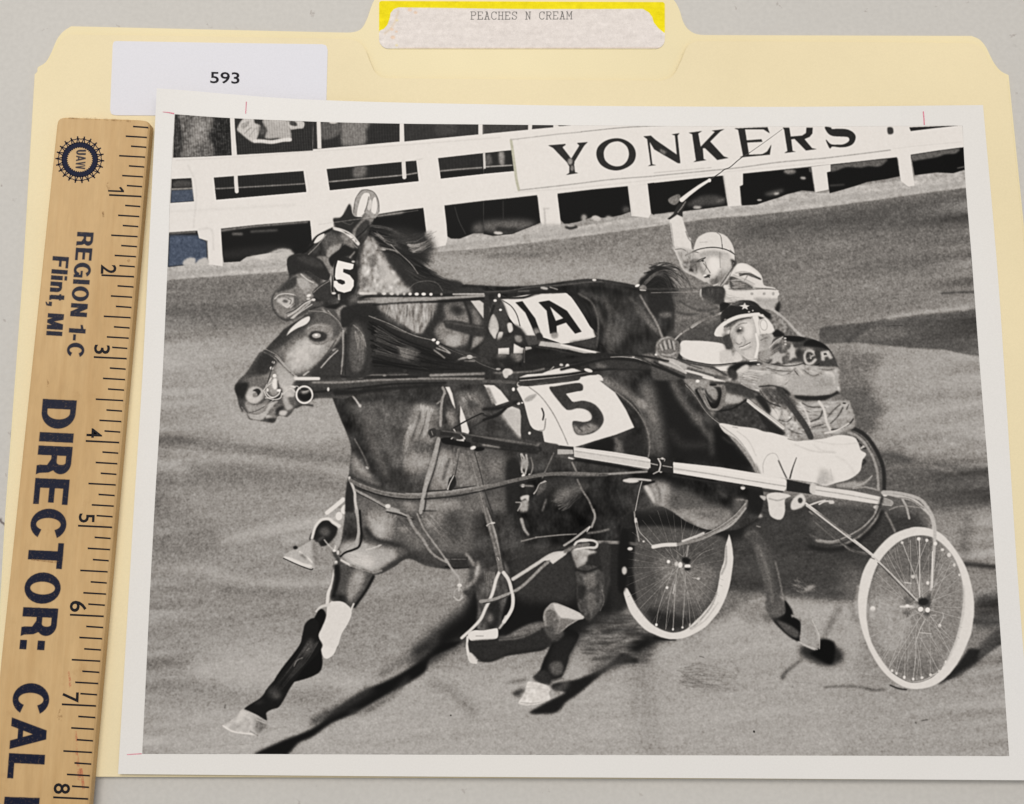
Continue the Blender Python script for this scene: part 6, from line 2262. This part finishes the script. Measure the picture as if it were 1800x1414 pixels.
# ruled sticker with the lot number
stk = sheet_mat('sticker_paper', (216, 215, 222), .5, .25, .012)
q = [(205, 72.4), (390, 75.6), (566, 78)] + cr([(566, 78), (573, 80.5), (576, 88)]) + [(573, 205)] + [(204, 203)] + cr([(204, 203), (196, 200.5), (193.5, 193)]) + cr([(198, 80), (200, 74), (205, 72.4)])
stick = settle(slab('number_sticker', q, ZF, ZF+.005, stk, folder), folder)
ink = flat_mat('black_print', (26, 25, 30), .6, .1); navy = flat_mat('navy_print', (14, 20, 46), .5, .1, .22, 1500)
def text_mesh(name, body, quad, z, mat, parent, grow=0.0, spacing=1.0, cap=.729, thick=.002, root=None):
    """Raised ink of one word: set in the built-in face, laid between four measured corners
    (baseline start, baseline end, cap-line start, cap-line end)."""
    cu = bpy.data.curves.new(name, 'FONT'); cu.body = body; cu.size = 1; cu.offset = grow; cu.space_character = spacing; cu.resolution_u = 3
    t = bpy.data.objects.new('tmp', cu); COL.objects.link(t); bpy.context.view_layer.update()
    me = bpy.data.meshes.new_from_object(t.evaluated_get(bpy.context.evaluated_depsgraph_get())); bpy.data.objects.remove(t); bpy.data.curves.remove(cu)
    P = np.array([v.co[:] for v in me.vertices]); x0, x1 = P[:, 0].min(), P[:, 0].max()
    u = (P[:, 0]-x0)/(x1-x0); v = P[:, 1]/cap; a, b_, c, d = [onto([k], z)[0] for k in quad]
    W = ((1-u)*(1-v))[:, None]*a + (u*(1-v))[:, None]*b_ + ((1-u)*v)[:, None]*c + (u*v)[:, None]*d
    W[:, 2] = z+thick
    for k, vert in enumerate(me.vertices): vert.co = (W[k]*S).tolist()
    me.update(); me.name = name; o = link(name, me, mat, parent)
    return o
o = text_mesh('printed_number', '593', [(369.5, 146), (421, 147.2), (369.8, 125.8), (421.3, 127)], ZF+.005, ink, stick, .014)
# typed tab label: its own little canvas (label paper, worn yellow border, typewriter line)
LW, LH = 1010, 178
lab = Patch([(667, 2), (900, 0), (1168, 4)], [(667, 86), (900, 86.5), (1168, 86)], [(667, 2), (666, 44), (667, 86)], [(1168, 4), (1169, 44), (1168, 86)])
lp = Painter(LW, LH, lambda P: lab.inv(P)*[LW, LH], base=(221, 212, 206), seed=3)
STROKES = {'P': [[(0,0),(3,0)],[(1,0),(1,6)],[(0,6),(4,6),(5,5),(5,4),(4,3),(1,3)]], 'E': [[(0,0),(5,0),(5,1.4)],[(1,0),(1,6)],[(0,6),(5,6),(5,4.6)],[(1,3),(3.6,3)]],
 'A': [[(0,0),(2,0)],[(3.4,0),(5.4,0)],[(1,0),(2.7,6),(4.4,0)],[(1.4,6),(2.7,6)],[(1.7,2.2),(3.9,2.2)]], 'C': [[(5,4.4),(5,6)],[(5,5),(4,6),(2,6),(.5,4.6),(.5,1.4),(2,0),(4,0),(5,1)]],
 'H': [[(0,0),(2,0)],[(3.6,0),(5.4,0)],[(0,6),(2,6)],[(3.6,6),(5.4,6)],[(1,0),(1,6)],[(4.5,0),(4.5,6)],[(1,3),(4.5,3)]],
 'S': [[(4.8,4.4),(4.8,6)],[(4.8,5),(3.8,6),(1.8,6),(.6,5),(.8,3.8),(2.5,3.1),(4.4,2.3),(4.9,1.2),(3.8,0),(1.8,0),(.5,1.2)],[(.5,0),(.5,1.6)]],
 'N': [[(0,0),(2,0)],[(1,0),(1,6)],[(0,6),(1,6),(4.4,0),(4.4,6)],[(3.4,6),(5.4,6)]], 'R': [[(0,0),(2,0)],[(1,0),(1,6)],[(0,6),(4,6),(5,5),(5,4),(4,3.1),(1,3.1)],[(3,3.1),(4.6,0),(5.4,0)]],
 'M': [[(-.2,0),(1.6,0)],[(3.8,0),(5.6,0)],[(.6,0),(.6,6)],[(4.8,0),(4.8,6)],[(-.2,6),(.6,6),(2.7,2),(4.8,6),(5.6,6)]]}
yel = '#ead708'
lp.do('p', ('p %s .4 660,-8 1176,-8 1176,58.3 1168,58 1158,50 1150,40 1147,30 1141,22 1130,15.5 1000,14.5 800,13 700,13 692,16 686,23 684,33 680,44 674,51 667,54 660,54' % yel).split())
lp.do('l', 'l #d9b98c@.5 5 3 675,60 690,45 700,20'.split())
for x_, y_, r_ in ((697, 36, 3), (696, 56, 3), (690, 66, 5), (688, 52, 4), (697, 80, 3), (720, 17, 5), (730, 22, 4)):
    lp.do('e', ('e %s@.5 1.6 %g,%g %g,%g' % ('#e8b890' if x_ != 697 else '#e8d480', x_, y_, r_*.8, r_*.6)).split())
lp.do('l', 'l #cfa98f@.55 2 1.2 700,84.5 900,85 1160,84'.split())
lp.C += (lp.noise(1.2, 1.2, 0)*2.6 + lp.noise(5, 4, 0)*2.4 + lp.noise(30, 3, 0)*1.2)[..., None]
rr = random.Random(4)
for k, ch in enumerate('PEACHES N CREAM'):
    if ch == ' ': continue
    for st in STROKES[ch]:
        pts = ' '.join('%.2f,%.2f' % (827+k*12.05+x_*1.78, 33.2-(y_/6)*13.6-k*.02) for x_, y_ in st)
        lp.do('L', ('L %d@%.2f 2.2 .45 ' % (rr.randint(46, 74), rr.uniform(.7, .95)) + pts).split())
tlab = canvas_mat('typed_label', lp.C, .65, .15, .04)
def patch_mesh(name, patch, nu, nv, zf, outline=None):
    U, V_ = np.meshgrid(np.linspace(0, 1, nu+1), np.linspace(0, 1, nv+1)); P = patch.at(U.ravel(), V_.ravel())
    z = zf(U.ravel(), V_.ravel(), P); W = onto(P, z)
    Fc = [(j*(nu+1)+i, (j+1)*(nu+1)+i, (j+1)*(nu+1)+i+1, j*(nu+1)+i+1) for j in range(nv) for i in range(nu)]
    return mesh_from(name, W, Fc, np.stack([U.ravel(), 1-V_.ravel()], 1))
# label with rounded corners: fan of an outline, mapped through the patch
ol = []
for (cx_, cy_, a0, r_) in ((.992, .05, 270, .05), (.967, .81, 0, .19), (.033, .81, 90, .19), (.008, .05, 180, .05)):
    for t_ in range(0, 91, 15):
        an = math.radians(a0+t_); ol.append((cx_+math.cos(an)*r_*LH/LW, cy_+math.sin(an)*r_))
ol = np.array(ol); P = lab.at(ol[:, 0], ol[:, 1]); W = onto(P, ZF+.006); W0 = W.copy(); W0[:, 2] = .018
n = len(ol); m = mesh_from('tab_label', np.vstack([onto(P, .024), onto(P, .0182)]), [tuple(range(n))] + [(i, n+i, n+(i+1) % n, (i+1) % n) for i in range(n)], np.vstack([np.stack([ol[:, 0], 1-ol[:, 1]], 1)]*2))
settle(link('tab_label', m, tlab, folder), folder)

# ---------------------------------------------------------------- the photographic print
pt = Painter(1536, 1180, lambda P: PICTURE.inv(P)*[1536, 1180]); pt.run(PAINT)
C = pt.C; C += .5*(C-blur(C, 1.8))
N = pt.noise(1.05, 1.05, 0); N2 = pt.noise(2.3, 2.3, 0)
g = np.clip(C.mean(2)/255., 0, 1); amp = 8.5*np.clip(1.25-np.abs(g-.5)*3.1, .06, 1)
C += ((N*.85+N2*.25)*amp)[..., None]
# print contrast: deep blacks, the sheen of the surface adds the rest; the silver image is slightly warm
x = np.clip(C/255., 0, 1); x = x + .03*np.exp(-((x-.56)/.13)**2) - .045*(1-x)**3 - .02*np.sin(math.pi*x)*(x < .5)*(1-2*x)
pt.C = 255*np.clip(x*(1-(4*x*(1-x))[...]*np.array([0, .012, .028])), 0, 1)
px_, py_ = onto([(1000, 770)], 0)[0][:2]
prt = thing('photograph', 'black and white print of a harness race with white border and curled upper left corner', 'photograph', (px_*S, py_*S, 0))
def lift(P):                                      # height of the sheet: flat on the folder, upper left corner curling up
    q = PAPER.inv(P); u, v = np.clip(q[:, 0], 0, 1), np.clip(q[:, 1], 0, 1)
    return .078 + .26*np.maximum(0, 1-u/.42)**2.1*np.maximum(0, 1-v/.55)**1.7 + .03*np.maximum(0, 1-v/.12)**2*np.maximum(0, 1-abs(u-.9)/.1) + .035*np.maximum(0, (v-.8)/.2)**2
paper = sheet_mat('photo_paper', (222, 219, 216), .42, .3, .012)
m = patch_mesh('paper', PAPER, 90, 70, lambda u, v, P: lift(P))
o = settle(link('paper', m, paper, prt), prt); md = o.modifiers.new('Solidify', 'SOLIDIFY'); md.thickness = .010*S; md.offset = -1 
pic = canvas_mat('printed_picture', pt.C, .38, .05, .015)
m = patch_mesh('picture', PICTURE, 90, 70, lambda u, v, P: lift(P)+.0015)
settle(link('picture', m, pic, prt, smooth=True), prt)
red = flat_mat('red_pencil', (214, 128, 146), .7, .1, .25, 2500)
def strip(name, pts, w0, w1, zf, mat, parent, root):
    P = np.array(pts, float); d = np.gradient(P, axis=0); d /= np.hypot(d[:, 0], d[:, 1])[:, None]; nrm = np.stack([-d[:, 1], d[:, 0]], 1)
    w = np.linspace(w0, w1, len(P))[:, None]/2; A, B = P+nrm*w, P-nrm*w; z = zf(P); V = np.vstack([onto(A, z), onto(B, z)]); n = len(P)
    return settle(link(name, mesh_from(name, V, [(i, i+1, n+i+1, n+i) for i in range(n-1)]), mat, parent), root)
for pts, w0, w1 in (([(286, 197), (296, 198), (306, 200)], .8, 2.2), ([(433, 179), (432.4, 190), (431.8, 200)], 1.6, 1.3), ([(1623, 196), (1624.2, 208), (1624.8, 220)], 2, 2), ([(223, 1327), (235, 1326), (249, 1325.3)], 1.2, 1.6)):
    strip('crop_mark', pts, w0, w1, lambda P: lift(P)+.003, red, prt, prt)

# ---------------------------------------------------------------- wooden ruler
ZR = .17 + ZF - .052
A4 = lambda x, y: (x/2.827, 400+y/2.827)
A5 = lambda x, y: (x/2.75, 900+y/2.75)
wood, nt, b = node_mat('ruler_wood', .5, .2)
c = lin((199, 166, 119)); ang = math.atan2(-.021, 1)
g1 = noise(nt, 60, 5, .65, stretch=((9, .5, 1), ang)); g2 = noise(nt, 26, 3, .5, stretch=((2, .6, 1), ang)); g4 = noise(nt, 420, 3, .7, stretch=((1, .35, 1), ang))
a = ramp(nt, g1, [(.3, c*[.93, .9, .86]), (.7, c*[1.05, 1.06, 1.07])])
a = mix(nt, 1.0, a, ramp(nt, g2, [(.35, (.9, .86, .80)), (.6, (1, 1, 1))]), 'MULTIPLY')
a = mix(nt, 1.0, a, ramp(nt, g4, [(.3, g3(.93)), (.6, g3(1.0))]), 'MULTIPLY')
dirt = noise(nt, 90, 5, .7); a = mix(nt, 1.0, a, ramp(nt, dirt, [(.62, (1, 1, 1)), (.78, (.84, .80, .76))]), 'MULTIPLY')
WOODCOL = a; bump(nt, b, g1, .25, .0003); wnt, wb = nt, b
R0 = onto([(264.5, 214)], ZR)[0]; R1 = onto([(157, 1414)], ZR)[0]; L0 = onto([(101, 206)], ZR)[0]; L1 = onto([(1, 1165)], ZR)[0]
dR = (R1-R0)/np.linalg.norm(R1-R0); dL = (L1-L0)/np.linalg.norm(L1-L0)
ruler = thing('wooden_ruler', 'worn wooden ruler with navy print lying along the left side of the photograph', 'ruler', tuple((R0+dR*6)[:2]*S)+(ZF*S,))
LEN = 12.1; AX = (dR+dL)/np.linalg.norm(dR+dL); AC = np.array([-AX[1], AX[0], 0]); AC = AC if AC[0] > 0 else -AC
def r_local(P):                                   # measured point -> (across, along) in canvas pixels, 200 per inch
    W = onto(P, ZR)-L0; return np.stack([W @ AC*200, W @ AX*200], 1)
ip = Painter(260, 1900, r_local, base=(0, 0, 0), tint=(1, 1, 1)); INKC = '255'
class Glyphs:                                     # bold grotesque capitals from bars and bowls, y up, cap height 1
    w = .222
    def bar(s, x0, y0, x1, y1, w=None):
        w = (w or s.w)/2; d = math.hypot(x1-x0, y1-y0); nx, ny = -(y1-y0)/d*w, (x1-x0)/d*w
        return [(x0+nx, y0+ny), (x1+nx, y1+ny), (x1-nx, y1-ny), (x0-nx, y0-ny)]
    def bowl(s, cx, cy, rx, ry, a0, a1, w=None, wy=None):
        w = w or s.w; wy = wy or w*.86; t = [math.radians(a0+(a1-a0)*i/24) for i in range(25)]
        return [(cx+rx*math.cos(q), cy+ry*math.sin(q)) for q in t] + [(cx+(rx-w)*math.cos(q), cy+(ry-wy)*math.sin(q)) for q in t[::-1]]
    def get(s, c):
        w = s.w; h = w/2; v = .17; B, Q = s.bar, s.bowl
        H = lambda y, a, b: [(a, y-v/2), (b, y-v/2), (b, y+v/2), (a, y+v/2)]
        V = lambda x, a=0, b=1: [(x, a), (x+w, a), (x+w, b), (x, b)]
        return {'I': (w, [V(0)]), 'L': (.6, [V(0), H(v/2, 0, .6)]), 'E': (.64, [V(0), H(v/2, 0, .64), H(1-v/2, 0, .63), H(.51, 0, .59)]), 'F': (.6, [V(0), H(1-v/2, 0, .6), H(.5, 0, .54)]),
          'T': (.64, [V(.32-h), H(1-v/2, 0, .64)]), 'N': (.68, [V(0), V(.68-w), [(0, 1), (w*1.08, 1), (.68, 0), (.68-w*1.08, 0)]]),
          'M': (.84, [V(0), V(.84-w), [(0, 1), (w*1.3, 1), (.42+.09, 0), (.42-.09, 0)], [(.84, 1), (.84-w*1.3, 1), (.42-.09, 0), (.42+.09, 0)]]),
          'D': (.72, [V(0), H(v/2, 0, .36), H(1-v/2, 0, .36), Q(.32, .5, .4, .5, -90, 90, None, v)]),
          'O': (.78, [Q(.39, .5, .39, .52, 0, 360, None, v)]), 'C': (.74, [Q(.39, .5, .39, .52, 32, 328, None, v)]),
          'G': (.77, [Q(.39, .5, .39, .52, 35, 335, None, v), [(.42, .4), (.77, .4), (.77, .54), (.42, .54)], [(.62, 0), (.77, 0), (.77, .5), (.62, .5)]]),
          'R': (.71, [V(0), H(1-v/2, 0, .42), H(.49, 0, .42), Q(.4, .705, .29, .295, -90, 90, None, v), [(.47, .42), (.66, .36), (.68, .1), (.72, 0), (.49, 0), (.47, .1)], [(.3, .42), (.6, .5), (.66, .36), (.47, .3)]]),
          'A': (.76, [[(0, 0), (.27, 1), (.49, 1), (.21, 0)], [(.76, 0), (.49, 1), (.27, 1), (.55, 0)], [(.15, .2), (.6, .2), (.6, .35), (.15, .35)]]),
          'U': (.7, [V(0, .34), V(.7-w, .34), Q(.35, .36, .35, .38, 180, 360, None, v)]),
          'W': (1.0, [[(0, 1), (.2, 1), (.36, 0), (.17, 0)], [(.5, 1), (.38, .95), (.17, 0), (.36, 0)], [(.5, 1), (.62, .95), (.83, 0), (.64, 0)], [(1, 1), (.8, 1), (.64, 0), (.83, 0)]]),
          '1': (.4, [V(.2), [(.0, .66), (.2, .70), (.28, .80), (.3, .9), (.0, .8)]]), '-': (.32, [[(0, .28), (.32, .28), (.32, .45), (0, .45)]]), ':': (w, [V(0, 0, .2), V(0, .5, .71)]),
          ',': (w, [V(0, 0, .2), [(w*.5, .02), (w, .02), (w*.9, -.14), (.02, -.22), (.02, -.13), (w*.5, -.06)]]), 'l': (w, [V(0)]), 'i': (w, [V(0, 0, .73), V(0, .83, 1)]),
          'n': (.55, [V(0, 0, .73), V(.55-w, 0, .45), Q(.29, .44, .26, .3, 0, 150, None, v)]), 't': (.34, [V(.06, .08, .93), [(0, .6), (.34, .6), (.34, .73), (0, .73)], [(.08, .0), (.34, 0), (.34, .14), (.1, .14)]]), ' ': (.2, [])}[c]
GL = Glyphs(); GL.w = .235
def ink_word(text, bs, be, ts, te, track=.11, squash=1.0):
    x = 0; shapes = []
    for ch in text:
        wd, sh = GL.get(ch); shapes += [(x, q) for q in sh]; x += wd+track
    x -= track; bs, be, ts, te = map(np.array, (bs, be, ts, te))
    for x0, q in shapes:
        q = np.array(q); dense = np.vstack([np.linspace(q[i], q[(i+1) % len(q)], 4, endpoint=False) for i in range(len(q))])
        u = ((dense[:, 0]+x0)/x)[:, None]; v = dense[:, 1][:, None]; P = (1-u)*(1-v)*bs+u*(1-v)*be+(1-u)*v*ts+u*v*te
        ip.fill(ip.poly([P], .3), np.array([255., 255, 255]), 1)
ink_word('REGION 1-C', A4(384, 22), A4(331, 642), A4(466, 26), A4(415, 648), .1)
ink_word('Flint, MI', A4(262, 142), A4(229, 536), A4(343, 148), A4(309, 541), .085)
ink_word('DIRECTOR:', A4(213, 852), A5(93, 664), A4(382, 860), A5(264, 672), .095)
ink_word('CAL', A5(70, 824), A5(34, 1288), A5(240, 832), A5(211, 1297), .09)
ink_word('R', A5(22, 1377), (3, 1453), A5(192, 1383), (65, 1456), .08)
GL.w = .27; ink_word('UAW', (134.4, 263.5), (132.6, 298), (151.4, 263.5), (149.8, 298), .05)
def ruler_body():
    ax, ac = AX, AC; w = abs((R0-L0) @ ac)-.015; o0 = L0*1.0; UV = []
    prof = [(0, ZF+.001), (0, ZR-.02), (.006, ZR-.006), (.02, ZR), (w-.05, ZR), (w-.025, ZR-.004), (w-.006, ZR-.018), (w, ZR-.04), (w, ZF+.001)]
    V, Fc = [], []; k = len(prof)
    ts = [0, .006, .02, .05, .1] + list(np.linspace(.5, LEN-.3, 24)) + [LEN-.05, LEN]
    for t in ts:
        e = min(t, LEN-t); r = .085; shr = r-math.sqrt(max(0, r*r-(r-min(e, r))**2)); dz = max(0, .02-min(e, .02))*.6
        slope = t*(np.dot((R0+dR*t)-(L0+dL*t), ac)-w)/max(t, 1e-6)
        for x, z in prof:
            xx = shr + x*(w+slope-2*shr)/w
            p = o0 + ax*t + ac*xx; V.append((p[0], p[1], z if z < ZR-.03 else z-dz)); UV.append((xx*200/260, 1-t*200/1900))
    nr = len(ts)
    for j in range(nr-1):
        for i in range(k-1): Fc.append((j*k+i, j*k+i+1, (j+1)*k+i+1, (j+1)*k+i))
        Fc.append((j*k+k-1, j*k, (j+1)*k, (j+1)*k+k-1))
    Fc.append(tuple(range(k))[::-1]); Fc.append(tuple((nr-1)*k+i for i in range(k)))
    m = mesh_from('body', V, Fc, UV); bm = bmesh.new(); bm.from_mesh(m); bmesh.ops.recalc_face_normals(bm, faces=bm.faces); bm.to_mesh(m); bm.free(); return m
ti = wnt.nodes.new('ShaderNodeTexImage'); ti.image = canvas_image('ruler_print', ip.C); ti.image.colorspace_settings.name = 'Non-Color'; ti.extension = 'CLIP'; ti.interpolation = 'Cubic'
wear = ramp(wnt, noise(wnt, 1300, 3, .7), [(.28, g3(.88)), (.45, g3(1.0))])
wnt.links.new(mix(wnt, mix(wnt, 1.0, ti.outputs[0], wear, 'MULTIPLY'), WOODCOL, lin((8, 14, 38))), wb.inputs['Base Color'])
body = settle(link('body', ruler_body(), wood, ruler), ruler); ZI = ZR+.0008
# inch and fraction marks: measured ends of the inch lines, eighths between them
inch = [(262, 206.5), (248.2, 345), (235.8, 486), (222.5, 630), (209.7, 777.5), (196.5, 926.5), (182.5, 1083), (169, 1240.5), (154.5, 1404), (140, 1570)]
V, Fc = [], []; rr = random.Random(2)
for k in range(9*8):
    i, f = divmod(k+1, 8); f /= 8
    if i >= 9: break
    p = np.array(inch[i])*(1-f)+np.array(inch[i+1])*f; L_ = 56 if (k+1) % 8 == 0 else 46 if (k+1) % 4 == 0 else 37 if (k+1) % 2 == 0 else 27
    L_ *= 1+.012*i; q = p + np.array([-L_+rr.uniform(-.6, .6), -L_*.028-1.0])+[0, .6]; p = p+[rr.uniform(-.5, .4), .8]; hw = (1.45 if (k+1) % 8 else 1.6)*(1+.013*i)
    pts = [q+[0, -hw], p+[0, -hw*.9], p+[0, hw*.9], q+[0, hw]]; n = len(V); V += [tuple(w) for w in onto(pts, ZI)]; Fc.append((n+3, n+2, n+1, n))
def plate(name, polys, mat):
    V, Fc = [], []
    for ps in polys: n = len(V); V += [tuple(w) for w in onto(ps, ZI)]; Fc.append(tuple(range(n, n+len(ps))))
    return settle(link(name, mesh_from(name, V, Fc), mat, ruler), ruler)
plate('inch_number', [[(190, 334.2), (218, 335.4), (218, 338.4), (190, 337.2)], [(213, 335.2), (209, 330.2), (212.5, 328.6), (218, 335.3)]], ink)
settle(link('tick_marks', mesh_from('tick_marks', V, Fc), ink, ruler), ruler)
def T4(x, y, s, ox, oy): return (ox+x/s, oy+y/s)
def word(name, body_, bs, be, ts, te, mat, grow, sp=1.0): return settle(text_mesh(name, body_, [bs, be, ts, te], ZI-.002, mat, ruler, grow, sp), ruler)
T1 = lambda x, y: (x/3, y/3)
for d_, f_, x0, x1, y0, y1 in (('2', A4, 504, 582, 185, 231), ('3', A4, 471, 550, 583, 629), ('4', A4, 433, 512, 998, 1045), ('5', A5, 384, 462, 8, 52), ('6', A5, 341, 422, 429, 484), ('7', A5, 305, 385, 871, 921), ('8', A5, 263, 343, 1311, 1363)):
    word('inch_number', d_, f_(x0, y0), f_(x0-2, y1), f_(x1, y0+2), f_(x1-2, y1+2), ink, .014)
# union emblem: gear ring with a wreath of little figures and three letters
def emblem():
    V, Fc = [], []; c0 = np.array([140.3, 281.0]); ex, ey = np.array([43.4, 2.0]), np.array([-2.2, 41.8])
    at = lambda r, a: c0 + ex*r*math.cos(a) + ey*r*math.sin(a)
    def quad(ps):
        n = len(V); V.extend(tuple(w) for w in onto(ps, ZI)); Fc.append(tuple(range(n, n+len(ps))))
    def bar(p, q, w):
        d = np.array(q)-p; d = d/np.hypot(*d); nn = np.array([-d[1], d[0]])*w/2; quad([p+nn, q+nn, q-nn, p-nn])
    N = 72
    for i in range(N):
        a, b2 = 2*math.pi*i/N, 2*math.pi*(i+1)/N; quad([at(.52, a), at(.52, b2), at(.74, b2), at(.74, a)])
        if i % 2 == 0: quad([at(.49, a), at(.49, b2), at(.535, b2), at(.535, a)])
    n = 22
    for i in range(n):
        a = 2*math.pi*i/n; h = math.pi/n
        bar(at(.93, a), at(.70, a-h*.6), 1.9); bar(at(.93, a), at(.70, a+h*.6), 1.9); bar(at(.9, a), at(.86, a+h), 1.6); bar(at(.9, a), at(.86, a-h), 1.6)
        quad([at(.9, a-h*.24), at(.9, a+h*.24), at(.99, a+h*.2), at(.99, a-h*.2)])
    return mesh_from('emblem', V, Fc)
settle(link('emblem', emblem(), navy, ruler), ruler)
stain, nt, b = node_mat('red_stain', .6, .2); b.inputs['Base Color'].default_value = tuple(lin((205, 112, 84)))+(1,)
sm = ramp(nt, noise(nt, 500, 4, .7), [(.42, g3(0)), (.62, g3(.55))]); nt.links.new(sm, b.inputs['Alpha'])
grime = flat_mat('grime', (150, 112, 72), .7, .05, .3, 1200); gn = grime.node_tree; gm = ramp(gn, noise(gn, 700, 4, .75), [(.45, g3(0)), (.7, g3(.55))]); gn.links.new(gm, gn.nodes['Principled BSDF'].inputs['Alpha'])
for pts, w0, w1 in (([(190, 320), (188, 326), (192, 333)], 2, 5), ([(181, 372), (182, 382)], 4, 3), ([A4(232, 745), A4(240, 775), A4(236, 795)], 2, 4), ([(120, 208), (170, 209), (230, 213)], 3, 5), ([A5(300, 940), A5(285, 1010)], 6, 10), ([A5(150, 230), A5(290, 245)], 3, 5), ([A4(636, 160), A4(648, 178)], 5, 5)):
    strip('grime_mark', pts, w0, w1, lambda P: ZI-.0004+P[:, 0]*0, grime, ruler, ruler)
for pts, w0, w1 in (([A5(330, 770), A5(338, 810), A5(340, 850)], 3, 5), ([A5(365, 1060), A5(372, 1110), A5(368, 1160), A5(378, 1220), A5(385, 1300)], 3, 7), ([A5(392, 1240), A5(398, 1290), A5(405, 1340)], 4, 5)):
    strip('red_stain', pts, w0, w1, lambda P: ZI-.0004+P[:, 0]*0, stain, ruler, ruler)
